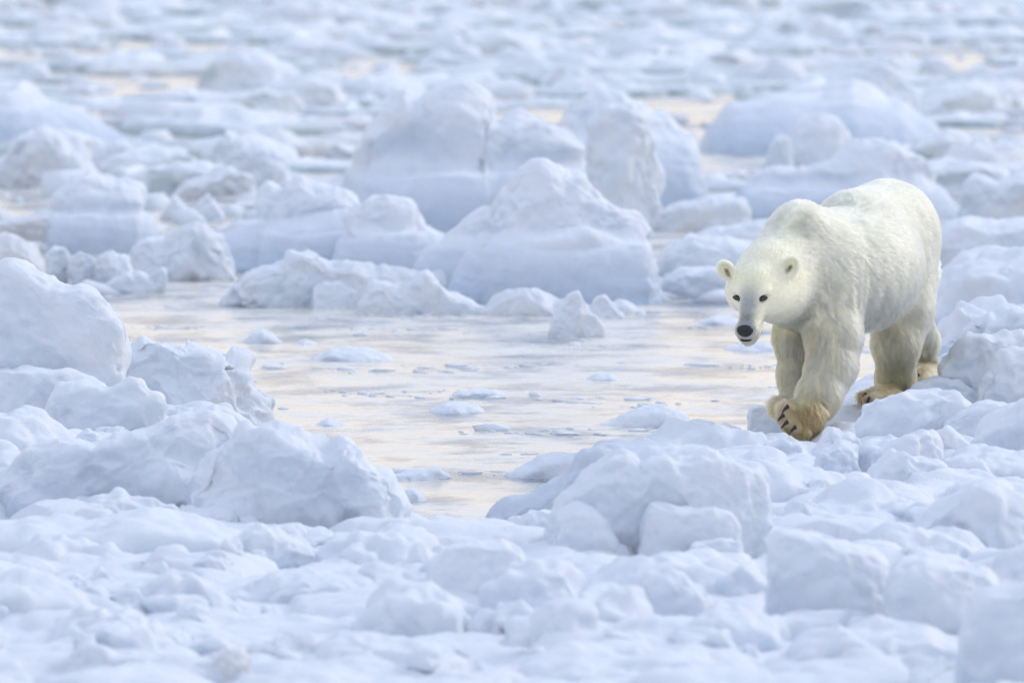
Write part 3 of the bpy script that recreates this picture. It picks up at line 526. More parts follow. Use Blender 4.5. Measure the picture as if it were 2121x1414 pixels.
# ---- the far pack: countable floes, copied from a dozen shapes
rs = np.random.RandomState(8)
protos = []
for i in range(14):
    kind = ('flat', 'lump', 'dome')[(0, 0, 0, 1, 1, 0, 2, 0, 0, 1, 0, 0, 1, 0)[i]]
    n = 9; xs = np.linspace(-.5, .5, n) + rs.uniform(-.03, .03, n)
    env = (1 - np.abs(2 * xs) ** 4).clip(0) ** .5
    if kind == 'flat': wd, hs, dp = 1.5, .05 + .13 * rs.rand(n) * env, 1.2
    elif kind == 'lump': wd, hs, dp = 1.3, (.06 + .26 * rs.rand(n)) * env + .03, 1.0
    else: wd, hs, dp = 1.2, .42 * env ** 1.2 + .10 * rs.rand(n), 1.1
    mat = M_PACK if i % 5 != 3 else M_DIRTY
    V_, F_, ice_ = hood(xs * wd, hs, dp, nu=70, nv=50, seed=400 + i, rough=1.0 if kind != 'flat' else .7, facets=5, sink=.05,
                        ex=.6, ez=.35 if kind == 'flat' else .7, ledge=.12 if kind == 'flat' else None, micro=1.4)
    protos.append((kind, mesh_obj('ice_floe', V_, F_[:, ::-1], mat, None, {'ice': ice_})))
LBL = {'flat': ('flat snow topped floe lying in the blurred far pack ice', 'flat floes of the far pack ice'),
       'lump': ('rough heap of broken ice among the blurred far pack ice', 'rough heaps in the far pack ice'),
       'dome': ('rounded grey white ice dome in the blurred far pack ice', 'rounded domes in the far pack ice')}
used = set(); cnt = 0; tries = 0; taken = []
while cnt < 290 and tries < 20000:
    tries += 1
    d = 63.5 * (152 / 63.5) ** (rs.rand() ** .85); px = rs.uniform(-60, 2180)
    x = (px - 1060.5) * d / F
    py = YH + CAMH * F / d
    if perlin(np.array([[x * .28, d * .10, 0.]]), 55)[0] < -.11 and d < 120: continue
    near = py > 415
    if py > 600 or (py > 430 and (840 < px < 1480 or px < 220)): continue
    if any((x - a) ** 2 + ((d - b) * .45) ** 2 < (r * .62) ** 2 for a, b, r in taken): continue
    i = rs.randint(len(protos)); kind, o = protos[i]
    sc = rs.uniform(.55, 1.25) * (1 if kind != 'flat' else 1.15) * (d / 90) ** .35
    if kind == 'dome': sc *= .65
    if near:
        if kind == 'flat': continue
        sc *= .45
    if i in used:
        o = o.copy(); S.collection.objects.link(o)
    used.add(i); taken.append((x, d, sc * 1.1)); cnt += 1
    o.location = (x, d, -.01); o.rotation_euler = (0, 0, rs.uniform(-1, 1) + (math.pi if rs.rand() < .5 else 0))
    o.scale = (sc * rs.uniform(.8, 1.3), sc, sc * rs.uniform(.7, 1.25))
    tag(o, LBL[kind][0], 'ice floe', LBL[kind][1])
for i, (k, o) in enumerate(protos):
    if i not in used: bpy.data.objects.remove(o)
# loose clods broken off the blocks and lying on the shelf
cl_protos = []
for i in range(9):
    n = 7; xs = np.linspace(-.5, .5, n) * .22; hs = (.04 + .06 * rs.rand(n)) * (1 - np.abs(xs / .1) ** 3).clip(.1)
    V_, F_, ice_ = hood(xs, hs, .17, nu=40, nv=30, seed=700 + i, rough=1.2, facets=5, sink=.03, micro=.5)
    cl_protos.append(mesh_obj('snow_clod', V_, F_[:, ::-1], M_SNOW, None, {'ice': ice_}))
n_ = 0
while n_ < 230:
    px = rs.uniform(-40, 2160); py = rs.uniform(780, 1400) if n_ % 3 else rs.uniform(880, 1150); d = (CAMH - .25) * F / (py - YH); x = (px - 1060.5) * d / F
    if shore_sd(np.array([x]), np.array([d]))[0] < .25 or perlin(np.array([[x * .9, d * .6, 0.]]), 91)[0] < -.05: continue
    if 1500 < px < 1960 and py < 950: continue
    o = cl_protos[n_] if n_ < 9 else cl_protos[n_ % 9].copy()
    if n_ >= 9: S.collection.objects.link(o)
    s = min(1.5, .35 + rs.gamma(2., .27))
    o.location = (x, d, float(hfull(np.array([x]), np.array([d]))[0]) - .02 * s); o.rotation_euler = (rs.uniform(-.1, .1), rs.uniform(-.1, .1), rs.uniform(0, 6.3)); o.scale = (s * rs.uniform(.8, 1.4), s, s * rs.uniform(.7, 1.2))
    tag(o, 'small loose snow clod lying between the big blocks of the near shore', 'snow clod', 'loose clods on the near shore'); n_ += 1
# crushed ice between the floes, uncountable: one object
Vs, Fs = [], []; base = 0
ico = []
t_ = (1 + 5 ** .5) / 2
IV = np.array([(-1, t_, 0), (1, t_, 0), (-1, -t_, 0), (1, -t_, 0), (0, -1, t_), (0, 1, t_), (0, -1, -t_), (0, 1, -t_), (t_, 0, -1), (t_, 0, 1), (-t_, 0, -1), (-t_, 0, 1)]) / 1.9
IF = np.array([(0, 11, 5), (0, 5, 1), (0, 1, 7), (0, 7, 10), (0, 10, 11), (1, 5, 9), (5, 11, 4), (11, 10, 2), (10, 7, 6), (7, 1, 8), (3, 9, 4), (3, 4, 2), (3, 2, 6), (3, 6, 8), (3, 8, 9), (4, 9, 5), (2, 4, 11), (6, 2, 10), (8, 6, 7), (9, 8, 1)])
for k in range(1900):
    d = 62.5 * (165 / 62.5) ** rs.rand(); x = rs.uniform(-.065, .065) * d
    if perlin(np.array([[x * .35, d * .16, 0.]]), 77)[0] < -.12 and d < 95: continue
    s = rs.gamma(2.2, .055) * (d / 80) ** .5
    v = IV * (1 + .35 * rs.uniform(-1, 1, (12, 1))) * np.array([s * rs.uniform(.7, 1.3), s, s * rs.uniform(.3, .8)])
    a = rs.uniform(0, 6.3); v = v @ np.array([[math.cos(a), math.sin(a), 0], [-math.sin(a), math.cos(a), 0], [0, 0, 1]])
    Vs.append(v + (x, d, 0)); Fs.append(IF + base); base += 12
for k in range(8000):                        # crumbs of slush frozen into the pool
    d = rs.uniform(41, 64); x = rs.uniform(-4, 3.2)
    if shore_sd(np.array([x]), np.array([d]))[0] > 0 or perlin(np.array([[x * .7, d * 1.1, 0.]]), 78)[0] < .19: continue
    s = rs.gamma(1.6, .0085)
    v = IV * (1 + .35 * rs.uniform(-1, 1, (12, 1))) * np.array([s * rs.uniform(.8, 3.), s * 1.5, s * rs.uniform(.3, .8)])
    Vs.append(v + (x, d, 0)); Fs.append(IF + base); base += 12
tag(mesh_obj('crushed_ice', np.concatenate(Vs), np.concatenate(Fs), M_SNOW, None, None, True), 'loose crushed ice filling the gaps of the far pack and dotting the slush', 'crushed ice', None, 'stuff')


# ------------------------------------------------------------------ the polar bear
D0 = 48.0; PX = D0 / F
def B(px, py, dd): return P(px, py, D0 + dd)

class Field:
    """signed distance field on a grid; shapes are blended smoothly into one skin"""
    def __init__(s, lo, hi, h):
        s.lo = np.array(lo); s.h = h; s.n = np.ceil((np.array(hi) - lo) / h).astype(int) + 1
        s.f = np.full(s.n, .3, np.float32)
    def sub(s, c, r):
        a = np.clip(np.floor((c - r - s.lo) / s.h).astype(int), 0, s.n - 1); b = np.clip(np.ceil((c + r - s.lo) / s.h).astype(int) + 1, 1, s.n)
        ax = [s.lo[k] + s.h * np.arange(a[k], b[k]) for k in range(3)]
        g = np.stack(np.meshgrid(*ax, indexing='ij'), -1).astype(np.float32)
        return (slice(a[0], b[0]), slice(a[1], b[1]), slice(a[2], b[2])), g
    def blend(s, sl, d, k, cut=False):
        f = s.f[sl]
        if cut: h = np.clip(.5 - .5 * (f + d) / k, 0, 1); s.f[sl] = f * (1 - h) - d * h + k * h * (1 - h)
        else: h = np.clip(.5 + .5 * (f - d) / k, 0, 1); s.f[sl] = f * (1 - h) + d * h - k * h * (1 - h)
    def ell(s, c, r, k=.05, rot=None, cut=False):
        c = np.array(c); r = np.array(r, float); R_ = r.max() + k + .03
        sl, g = s.sub(c, R_); q = g - c
        if rot is not None: q = q @ np.array(rot)          # columns: the ellipsoid's own axes
        k0 = np.linalg.norm(q / r, axis=-1); k1 = np.linalg.norm(q / r ** 2, axis=-1)
        s.blend(sl, k0 * (k0 - 1) / np.maximum(k1, 1e-6), k, cut)
    def cone(s, a, b, ra, rb, k=.05):
        a = np.array(a); b = np.array(b); c = (a + b) / 2; R_ = np.linalg.norm(b - a) / 2 + max(ra, rb) + k + .03
        sl, g = s.sub(c, R_); ab = b - a; t = np.clip(((g - a) @ ab) / (ab @ ab), 0, 1)
        t = t[..., None]; d = np.linalg.norm(g - a - t * ab, axis=-1) - (ra + (rb - ra) * t[..., 0])
        s.blend(sl, d, k)
    def mesh(s):
        f = s.f; ins = f < 0
        c = [ins[i:i + f.shape[0] - 1, j:j + f.shape[1] - 1, k:k + f.shape[2] - 1] for i in (0, 1) for j in (0, 1) for k in (0, 1)]
        cnt = sum(x.astype(np.int8) for x in c); act = (cnt > 0) & (cnt < 8)
        ids = np.full(act.shape, -1, np.int64); I = np.argwhere(act); ids[act] = np.arange(len(I))
        V = np.zeros((len(I), 3)); n = np.zeros(len(I))
        offs = [(i, j, k) for i in (0, 1) for j in (0, 1) for k in (0, 1)]
        val = {o: f[I[:, 0] + o[0], I[:, 1] + o[1], I[:, 2] + o[2]] for o in offs}
        for o in offs:
            for ax in range(3):
                if o[ax]: continue
                o2 = list(o); o2[ax] = 1; o2 = tuple(o2); a, b = val[o], val[o2]; m = (a < 0) != (b < 0)
                t = np.where(m, a / np.where(m, a - b, 1), 0)
                pt = np.array(o, float)[None] + t[:, None] * np.eye(3)[ax]
                V[m] += pt[m]; n[m] += 1
        V = (V / n[:, None] + I) * s.h + s.lo
        Q = []
        for ax in range(3):
            u, w = [(1, 2), (2, 0), (0, 1)][ax]
            A = f < 0; sl1 = [slice(None)] * 3; sl2 = [slice(None)] * 3; sl1[ax] = slice(0, -1); sl2[ax] = slice(1, None)
            ch = A[tuple(sl1)] != A[tuple(sl2)]; E = np.argwhere(ch)
            E = E[(E[:, u] > 0) & (E[:, w] > 0) & (E[:, u] < f.shape[u] - 1) & (E[:, w] < f.shape[w] - 1)]
            def cid(du, dw): q = E.copy(); q[:, u] -= du; q[:, w] -= dw; return ids[q[:, 0], q[:, 1], q[:, 2]]
            q = np.stack([cid(0, 0), cid(1, 0), cid(1, 1), cid(0, 1)], 1)
            fl = A[E[:, 0], E[:, 1], E[:, 2]]; q[~fl] = q[~fl][:, ::-1]; Q.append(q)
        return V, np.concatenate(Q)

lo = B(1470, 960, -.85); hi = B(1985, 350, 2.0)
FL = Field([lo[0] - .02, D0 - .95, lo[2]], [hi[0], D0 + 2.0, hi[2]], .0095)
m = PX                                         # metres per photo pixel at the bear
AX = np.array([math.sin(R(22)), math.cos(R(22)), 0])          # nose to tail
SD = np.array([math.cos(R(22)), -math.sin(R(22)), 0])         # towards its left flank
BR = np.stack([SD, AX, [0, 0, 1]], 1)
# trunk
FL.ell(B(1838, 505, .95), (.285, .40, .350), .06, BR)
FL.cone(B(1838, 482, .95), B(1776, 492, .50), .285, .270, .06)
FL.ell(B(1786, 560, .27), (.315, .56, .325), .13, BR)
FL.ell(B(1703, 560, -.05), (.250, .33, .285), .09, BR)
FL.cone(B(1660, 468, -.20), B(1680, 530, -.05), .138, .19, .05)
FL.ell(B(1730, 590, -.12), (.14, .22, .22), .12, BR)          # left shoulder blade
FL.cone(B(1668, 478, -.12), B(1725, 495, .20), .130, .17, .07)
# neck
FL.cone(B(1672, 540, -.10), B(1604, 573, -.45), .250, .195, .10)
FL.cone(B(1650, 600, -.15), B(1612, 612, -.45), .20, .150, .10)
FL.cone(B(1642, 492, -.18), B(1588, 552, -.48), .138, .125, .08)
# haunches
FL.ell(B(1872, 590, .80), (.175, .23, .33), .08, BR)
FL.ell(B(1850, 590, 1.05), (.16, .22, .30), .08, BR)
FL.ell(B(1925, 560, 1.30), (.06, .05, .10), .06)               # tail root
# left foreleg, swung forward and crossing
FL.cone(B(1715, 600, -.15), B(1727, 690, -.25), 0.175, 0.145, .09)
FL.cone(B(1727, 690, -.25), B(1724, 750, -.32), 0.140, 0.125, .06)
FL.cone(B(1724, 750, -.32), B(1700, 812, -.42), 0.125, 0.108, .05)
FL.cone(B(1703, 812, -.42), B(1674, 858, -.52), 0.098, 0.090, .05)
FL.ell(B(1664, 866, -.55), (.120, .09, .098), .04)
for (x, y, dd) in ((1628, 842, -.62), (1622, 860, -.65), (1630, 877, -.66), (1647, 889, -.65), (1669, 893, -.62)):
    FL.cone(B(1660, 864, -.56), B(x, y, dd), .050, .033, .012)
# right foreleg, straight, behind
FL.cone(B(1655, 610, .0), B(1647, 690, .05), 0.140, 0.108, .08)
FL.cone(B(1647, 690, .05), B(1650, 770, .05), 0.106, 0.086, .05)
FL.cone(B(1650, 770, .05), B(1652, 825, .0), 0.086, 0.080, .05)
FL.ell(B(1648, 845, -.05), (.115, .15, .065), .04)
for (x, y, dd) in ((1612, 833, -.10), (1614, 845, -.16), (1628, 853, -.2)):
    FL.cone(B(1645, 848, -.05), B(x, y, dd), .045, .036, .016)
# left hind leg
FL.cone(B(1868, 640, .72), B(1858, 705, .66), 0.155, 0.120, .09)
FL.cone(B(1858, 705, .66), B(1857, 775, .72), 0.118, 0.098, .06)
FL.cone(B(1857, 775, .72), B(1856, 815, .74), 0.098, 0.090, .04)
FL.cone(B(1870, 818, .76), B(1822, 824, .50), 0.075, 0.056, .04)
for (x, y, dd) in ((1789, 822, .42), (1798, 831, .36), (1812, 836, .33), (1828, 835, .33)):
    FL.cone(B(1825, 822, .55), B(x, y, dd), .052, .033, .014)
# right hind leg, trailing
FL.cone(B(1880, 640, 1.15), B(1915, 700, 1.35), 0.130, 0.075, .08)
FL.cone(B(1915, 700, 1.35), B(1922, 750, 1.42), 0.062, 0.056, .05)
FL.cone(B(1926, 768, 1.45), B(1908, 774, 1.22), 0.052, 0.045, .04)
# head
HY, HP = R(-18), R(30)                         # facing the camera, turned to its right and lowered
hf = np.array([math.sin(HY) * math.cos(HP), -math.cos(HY) * math.cos(HP), -math.sin(HP)])
hr = np.array([math.cos(HY), math.sin(HY), 0]); hu = np.cross(hr, hf); hu = hu if hu[2] > 0 else -hu
HR = np.stack([hr, hf, hu], 1)
HC = B(1574, 592, -.60)
def Hd(x, y, z): return HC + hr * x + hf * y + hu * z        # right, forward, up in head space
FL.ell(Hd(-.008, -.02, .0), (.150, .19, .145), .07, HR)
FL.ell(Hd(0, .07, .035), (.115, .15, .105), .05, HR)         # forehead
FL.ell(Hd(.078, -.02, -.06), (.095, .14, .105), .07, HR); FL.ell(Hd(-.098, -.01, -.035), (.098, .13, .11), .06, HR)
FL.cone(Hd(0, .13, -.035), Hd(0, .315, -.075), .074, .056, .045)   # muzzle
FL.ell(Hd(0, .325, -.080), (.059, .05, .050), .03, HR)
FL.ell(Hd(0, .24, -.130), (.056, .13, .042), .03, HR)         # lower jaw
FL.ell(Hd(0, .20, .012), (.048, .12, .045), .04, HR)         # bridge
for s_ in (-1, 1):
    FL.ell(Hd(.076 * s_, .172, .040), (.028, .03, .018), .022, HR, cut=True)
    FL.ell(Hd(.072 * s_, .145, .070), (.035, .035, .018), .03, HR)  # brow
def ear(c, out, fr, rx, rz):
    out = np.array(out, float); out /= np.linalg.norm(out); fr = np.array(fr, float); fr -= out * (fr @ out); fr /= np.linalg.norm(fr)
    u3 = np.cross(fr, out); E = np.stack([u3, fr, out], 1)
    FL.ell(c, (rx, .034, rz), .022, E)
    FL.ell(c + fr * .032 + out * .008, (rx * .68, .034, rz * .68), .010, E, cut=True)
    return E
EL = B(1505, 559, -.64); ER = B(1639, 551, -.62)
EAL = ear(EL, (-.6, 0, .8), (-.25, -1, -.1), .050, .062)
EAR = ear(ER, (.5, 0, .87), (-.28, -1, -.1), .052, .064)
BV, BF = FL.mesh()
def relax(V, Fq, it, lam=.5):
    E = np.concatenate([Fq[:, [0, 1]], Fq[:, [1, 2]], Fq[:, [2, 3]], Fq[:, [3, 0]]]); E = np.concatenate([E, E[:, ::-1]])
    cn = np.bincount(E[:, 0], minlength=len(V))[:, None]
    for _ in range(it):
        A = np.stack([np.bincount(E[:, 0], V[E[:, 1], k], len(V)) for k in range(3)], 1) / np.maximum(cn, 1)
        V = V + lam * (A - V)
    return V
BV = relax(BV, BF, 3)
ORG = B(1740, 842, .0)
def vnormals(V, Fq):
    fn = np.cross(V[Fq[:, 2]] - V[Fq[:, 0]], V[Fq[:, 3]] - V[Fq[:, 1]]); N = np.zeros_like(V)
    for k in range(4):
        for a in range(3): N[:, a] += np.bincount(Fq[:, k], fn[:, a], len(V))
    return N / np.maximum(np.linalg.norm(N, axis=1, keepdims=True), 1e-12)
BN = vnormals(BV, BF)
# muscle and coat folds
def to_px0(p): return np.stack([p[:, 0] * F / p[:, 1] + 1060.5, (CAMH - p[:, 2]) * F / p[:, 1] + YH], 1)
dsp = .007 * fbm(BV * np.array([9, 9, 3.]), 51, 3)
hd_ = np.linalg.norm(BV - HC, axis=1)
qf = to_px0(BV); fl_ = np.exp(-((qf[:, 0] - 1775) / 55) ** 2 - ((qf[:, 1] - 610) / 75) ** 2)
dsp += .016 * fl_ * fbm(BV * np.array([13, 13, 2.2]), 57, 2) + .010 * np.exp(-((qf[:, 0] - 1640) / 45) ** 2 - ((qf[:, 1] - 640) / 60) ** 2) * fbm(BV * np.array([16, 16, 5]), 58, 2)
dsp *= sstep(.22, .45, hd_)
BV = BV + BN * dsp[:, None]; BN = vnormals(BV, BF)

def to_px(p): d = p[:, 1]; return np.stack([p[:, 0] * F / d + 1060.5, (CAMH - p[:, 2]) * F / d + YH], 1)
def coat(p, n):
    """pigment of the coat by place: white back, cream legs, tan paws, grey muzzle; shade painted dark into the ear hollows"""
    c = np.tile(np.array([.985, .918, .70]), (len(p), 1))
    def mixin(w, col): c[:] = c * (1 - w[:, None]) + np.array(col) * w[:, None]
    q = to_px(p); py = q[:, 1]; pxx = q[:, 0]; nz = fbm(p * np.array([6, 6, 2.5]), 61, 3)
    leg = sstep(590, 720, py + 60 * nz) * sstep(.26, .42, hd_p(p))
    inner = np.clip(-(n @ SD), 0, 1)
    mixin(.85 * leg, (.99, .85, .62))
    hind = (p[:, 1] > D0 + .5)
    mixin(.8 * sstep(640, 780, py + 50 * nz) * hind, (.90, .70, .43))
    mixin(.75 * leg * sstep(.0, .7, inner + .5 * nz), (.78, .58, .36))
    paw = np.where(p[:, 1] > D0 + .3, sstep(770, 815, py + 25 * nz), sstep(790, 850, py + 30 * nz))
    mixin(.92 * paw, (.40, .295, .23))
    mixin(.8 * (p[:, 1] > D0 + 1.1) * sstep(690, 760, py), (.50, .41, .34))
    # chest and armpit stain
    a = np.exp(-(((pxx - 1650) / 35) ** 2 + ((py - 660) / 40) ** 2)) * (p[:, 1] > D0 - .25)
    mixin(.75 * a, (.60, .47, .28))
    mixin(.45 * sstep(.0, .35, nz) * sstep(.2, .45, hd_p(p)), (.96, .90, .66))
    h = (p - HC) @ HR
    fc = sstep(.10, .26, h[:, 1]) * sstep(.085, .02, np.abs(h[:, 0]) + .02 * nz) * sstep(-.14, -.05, h[:, 2])
    mixin(.9 * fc * (hd_p(p) < .45), (.33, .36, .41))
    tip = sstep(.29, .345, h[:, 1]) * (hd_p(p) < .45)
    mixin(.6 * tip, (.30, .32, .36))
    mixin(.35 * np.exp(-((h[:, 0] / .09) ** 2 + ((h[:, 1] - .12) / .05) ** 2)) * (h[:, 2] > 0), (.72, .68, .42))
    for s_ in (-1, 1):
        e = np.linalg.norm(p - Hd(.072 * s_, .178, .040), axis=1); mixin(.9 * sstep(.030, .016, e), (.10, .09, .09))
    for cE, E in ((EL, EAL), (ER, EAR)):
        l = (p - cE) @ E; w = sstep(.034, .008, np.hypot(l[:, 0] * 1.7, (l[:, 2] + .018) * .8)) * (l[:, 1] > 0); mixin(.9 * w, (.10, .10, .10))  # shadow patch of the ear hollow, painted into the coat colour
        w = sstep(.06, .03, np.hypot(l[:, 0], l[:, 2])) * (l[:, 1] > .005); mixin(.35 * w, (.60, .58, .46))
    return c
def hd_p(p): return np.linalg.norm(p - HC, axis=1)

def cattr(me, name, col, dom):
    a = me.attributes.new(name, 'FLOAT_COLOR', dom); c4 = np.ones((len(col), 4), np.float32); c4[:, :3] = col; a.data.foreach_set('color', c4.ravel())
m_, t_, b_ = newmat('bear_skin'); at_ = nd(t_, 'ShaderNodeAttribute', attribute_name='tint')
t_.links.new(at_.outputs['Color'], b_.inputs['Base Color']); b_.inputs['Roughness'].default_value = .9; b_.inputs['Specular IOR Level'].default_value = .1
M_SKIN = m_
m_, t_, b_ = newmat('bear_fur'); at_ = nd(t_, 'ShaderNodeAttribute', attribute_name='tint')
t_.links.new(at_.outputs['Color'], b_.inputs['Base Color']); b_.inputs['Roughness'].default_value = .55; b_.inputs['Specular IOR Level'].default_value = .2
hb_ = nd(t_, 'ShaderNodeBsdfHairPrincipled'); t_.links.new(at_.outputs['Color'], hb_.inputs['Color'])
hb_.inputs['IOR'].default_value = 1.36; hb_.inputs['Roughness'].default_value = .45; hb_.inputs['Radial Roughness'].default_value = .6; hb_.inputs['Random Roughness'].default_value = .2
t_.links.new(hb_.outputs[0], t_.nodes['Material Output'].inputs['Surface'])
M_FUR = m_
M_NOSE = plain('nose_leather', (.012, .012, .014), .38, .5)
M_EYE = plain('eye', (.012, .008, .006), .08, .6, .6)
M_CLAW = plain('claw', (.022, .020, .020), .35, .5)
M_LIP = plain('lip', (.02, .02, .024), .6, .3)

bear = link(bpy.data.objects.new('polar_bear', None)); bear.location = ORG
tag(bear, 'white polar bear walking over the snowy shore, head lowered and one front paw lifted', 'polar bear')
body = mesh_obj('body', BV - ORG, BF, M_SKIN, bear)
cattr(body.data, 'tint', coat(BV, BN), 'POINT')

def ellm(name, c, r, E, mat, parent, seg=20, f=None):
    th = np.linspace(0, math.pi, seg); ph = np.linspace(0, 2 * math.pi, seg * 2)
    T, Pp = np.meshgrid(th, ph, indexing='ij'); q = np.stack([np.sin(T) * np.cos(Pp), np.sin(T) * np.sin(Pp), np.cos(T)], -1).reshape(-1, 3)
    if f is not None: q = f(q)
    V = (q * np.array(r)) @ np.array(E).T + c - ORG
    return mesh_obj(name, V, gridfaces(seg, seg * 2), mat, parent)
for s_ in (-1, 1):
    ca, sa = math.cos(R(16) * s_), math.sin(R(16) * s_)
    E = np.stack([hr * ca + hu * sa, hf, hu * ca - hr * sa], 1)
    ellm('eye', Hd(.072 * s_, .184, .040), (.031, .017, .0145), E, M_EYE, bear)
def nosef(q):
    q = q.copy(); q[:, 0] *= 1 + .18 * q[:, 2]
    for s_ in (-1, 1):
        d = np.hypot((q[:, 0] - .42 * s_) / .24, (q[:, 2] + .12) / .20); q[:, 1] -= .28 * np.exp(-d ** 2) * (q[:, 1] > 0)
    return q
ellm('nose', Hd(0, .360, -.060), (.047, .030, .036), HR, M_NOSE, bear, 40, nosef)
ellm('mouth', Hd(0, .368, -.113), (.034, .018, .005), HR, M_LIP, bear)

def claw(p0, dirv, L=.060, r=.010, bend=(0, 0, -.35)):
    p0 = np.array(p0); dv = np.array(dirv, float); dv /= np.linalg.norm(dv); n = 9; ns = 8
    s1 = np.cross(dv, [0, 0, 1]); s1 /= np.linalg.norm(s1); s2 = np.cross(s1, dv); V = []
    for i in range(n):
        t = i / (n - 1); c = p0 + dv * L * t + np.array(bend) * L * t * t
        rr = r * (1 - t) ** .6 + .0004
        for k in range(ns): a = k * 2 * math.pi / ns; V.append(c + s1 * math.cos(a) * rr * .8 + s2 * math.sin(a) * rr * 1.15)
    Fq = [(i * ns + k, i * ns + (k + 1) % ns, (i + 1) * ns + (k + 1) % ns, (i + 1) * ns + k) for i in range(n - 1) for k in range(ns)]
    mesh_obj('claw', np.array(V) - ORG, Fq, M_CLAW, bear)
fd = np.array([-.55, -.6, -.35])
for (x, y, dd) in ((1626, 846, -.71), (1617, 864, -.735), (1625, 878, -.745), (1642, 889, -.735)):
    claw(B(x + 8, y - 4, dd + .03), (-.85, -.6, -.45), .050, .0115)
for (x, y, dd) in ((1609, 836, -.13),):
    claw(B(x + 4, y - 3, dd), (-.6, -.7, -.3), .05, .009)
for (x, y, dd) in ((1790, 822, .375), (1798, 831, .315), (1811, 836, .285), (1827, 836, .285)):
    claw(B(x + 5, y - 6, dd + .02), (-.45, -.8, -.45), .065, .0105)
for (x, y, dd) in ((1905, 776, 1.16),):
    claw(B(x, y, dd), (-.4, -.8, -.5), .045, .009)

# the coat: combed, tapering, clumped hairs
rh = np.random.RandomState(3)
A4 = BV[BF]; ar = .5 * np.linalg.norm(np.cross(A4[:, 2] - A4[:, 0], A4[:, 3] - A4[:, 1]), axis=1)
fcen = A4.mean(1); hdc = hd_p(fcen)
wgt = ar * (1 + 1.6 * sstep(.42, .28, hdc)) 
NH = 420000
BVc = None
fi = rh.choice(len(BF), NH, p=wgt / wgt.sum()); u_, v_ = rh.rand(NH, 1), rh.rand(NH, 1)
q4 = BF[fi]
def bil(Aq): return (Aq[q4[:, 0]] * (1 - u_) + Aq[q4[:, 1]] * u_) * (1 - v_) + (Aq[q4[:, 3]] * (1 - u_) + Aq[q4[:, 2]] * u_) * v_
root = bil(BV); nrm = bil(BN); nrm /= np.linalg.norm(nrm, axis=1, keepdims=True)
pr = to_px(root); hdd = hd_p(root); hl = (root - HC) @ HR
wh = sstep(.46, .20, hdd)[:, None]; wl = sstep(610, 720, pr[:, 1])[:, None] * (1 - wh)
flow = (AX * .85 + np.array([0, 0, -.55])) * (1 - wh) * (1 - wl) + np.array([.05, .25, -1.]) * wl
away = root - Hd(0, .36, -.06); away /= np.linalg.norm(away, axis=1, keepdims=True)
flow = flow + away * wh
earw = np.maximum(sstep(.085, .055, np.linalg.norm(root - EL, axis=1)), sstep(.085, .055, np.linalg.norm(root - ER, axis=1)))
pawm = ((root[:, 1] > D0 + .3) & (pr[:, 1] > 800)) | ((root[:, 1] <= D0 + .3) & (pr[:, 1] > 845))
n1 = np.stack([fbm(root * 9, 71 + k, 2) for k in range(3)], 1); n2 = np.stack([perlin(root * 34, 81 + k) for k in range(3)], 1)
flow = flow + .55 * n1 + .35 * n2 + rh.normal(0, .10, (NH, 3))
tan = flow - nrm * (flow * nrm).sum(1, keepdims=True); tan /= np.maximum(np.linalg.norm(tan, axis=1, keepdims=True), 1e-6)
Ln = .052 * (1 - wh[:, 0]) + .016 * wh[:, 0]
Ln += .020 * wl[:, 0]; Ln += .030 * sstep(-.1, -.8, nrm[:, 2]) * (1 - wh[:, 0]); Ln = np.where(pawm, .036, Ln)
toe = np.min([np.linalg.norm(root - B(x, y, dd), axis=1) for x, y, dd in ((1626, 844, -.68), (1618, 862, -.71), (1626, 877, -.72), (1645, 888, -.71), (1795, 824, .36), (1802, 831, .32), (1815, 834, .30), (1829, 833, .30))], axis=0)
Ln *= .35 + .65 * sstep(.02, .07, toe)
face = sstep(.05, .16, hl[:, 1]) * (hdd < .45)
Ln = Ln * (1 - .55 * face) * (1 - .35 * earw)
ey = np.minimum(np.linalg.norm(root - Hd(.072, .18, .040), axis=1), np.linalg.norm(root - Hd(-.072, .18, .040), axis=1))
Ln *= sstep(.018, .055, ey) * .92 + .08
ns_ = np.linalg.norm((root - Hd(0, .360, -.060)) / .05, axis=1); Ln *= np.where(ns_ < 1.1, .25, 1)
Ln *= rh.uniform(.65, 1.2, NH)
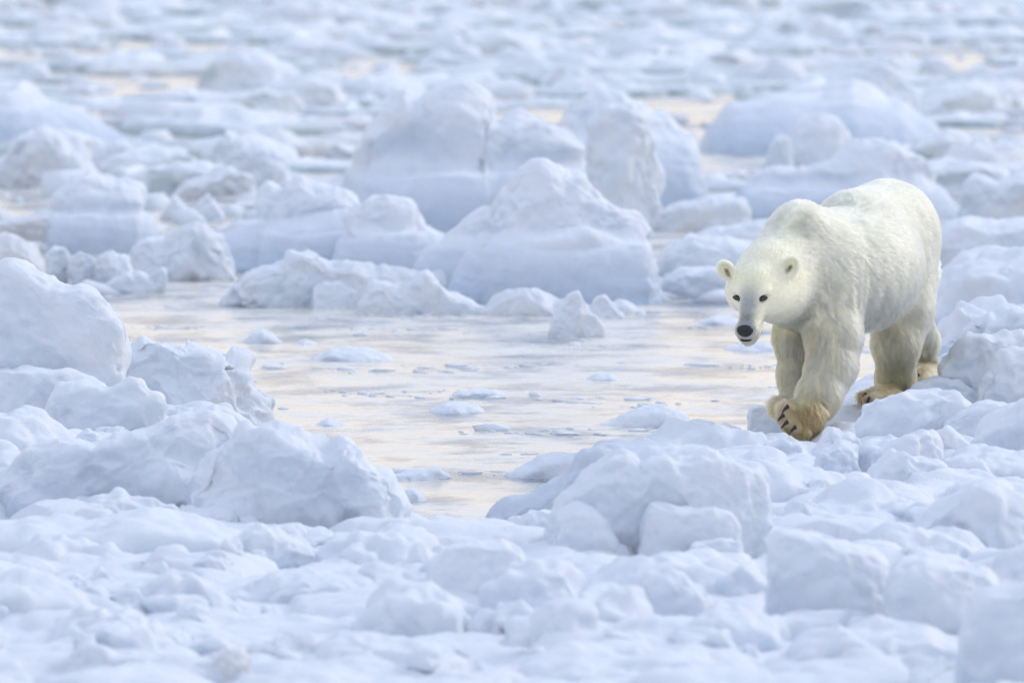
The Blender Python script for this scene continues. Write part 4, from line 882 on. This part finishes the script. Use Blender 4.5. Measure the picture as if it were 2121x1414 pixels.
under = sstep(-.2, -.7, nrm[:, 2]) * pawm; Ln *= 1 + .9 * under
lift = .30 + .12 * rh.rand(NH) + .15 * earw + .22 * pawm * rh.rand(NH)
KP = 5; tt = np.linspace(0, 1, KP)
pts = np.zeros((NH, KP, 3))
for k, t in enumerate(tt):
    pts[:, k] = root + nrm * (Ln * (lift * t * (1 - .45 * t)))[:, None] + tan * (Ln * t * (.75 + .25 * t))[:, None]
# clumps: pull tips towards shared points of a jittered lattice
cs = .026; cell = np.floor(root / cs + .6 * n2).astype(np.int64)
hsh = (cell[:, 0] * 73856093 ^ cell[:, 1] * 19349663 ^ cell[:, 2] * 83492791); _, inv = np.unique(hsh, return_inverse=True)
cc = np.maximum(np.bincount(inv), 1)
tipm = np.stack([np.bincount(inv, pts[:, -1, a]) / cc for a in range(3)], 1)[inv]
cl = (.50 * (1 - wh[:, 0]) + .25 * wh[:, 0])[:, None] * rh.uniform(.5, 1, (NH, 1))
for k, t in enumerate(tt): pts[:, k] += (tipm - pts[:, -1]) * cl * (t ** 1.6) if k < KP - 1 else (tipm - pts[:, -1]) * cl
col = coat(root, nrm)
clv = np.random.RandomState(5).uniform(.85, 1.06, len(cc))[inv]
col = np.clip(col, 0, 1); col = np.minimum(col ** np.array([1.2, 1.27, 1.65]), .97)
col *= 1 - .09 * wh  # head tint darkened, standing in for the self-shadow its short hair lacks
col = col * (clv * rh.uniform(.92, 1.05, NH))[:, None]
hc = bpy.data.hair_curves.new('fur')
hc.add_curves([KP] * NH)
hc.attributes['position'].data.foreach_set('vector', (pts - ORG).astype(np.float32).ravel())
ra = hc.attributes.get('radius') or hc.attributes.new('radius', 'FLOAT', 'POINT')
rad = (np.array([1., .95, .8, .55, .12])[None] * (.00095 * (1 - .45 * wh))).astype(np.float32)
ra.data.foreach_set('value', rad.ravel())
cattr(hc, 'tint', np.clip(col, 0, .96), 'CURVE')
hc.materials.append(M_FUR)
fo = link(bpy.data.objects.new('fur', hc)); fo.parent = bear
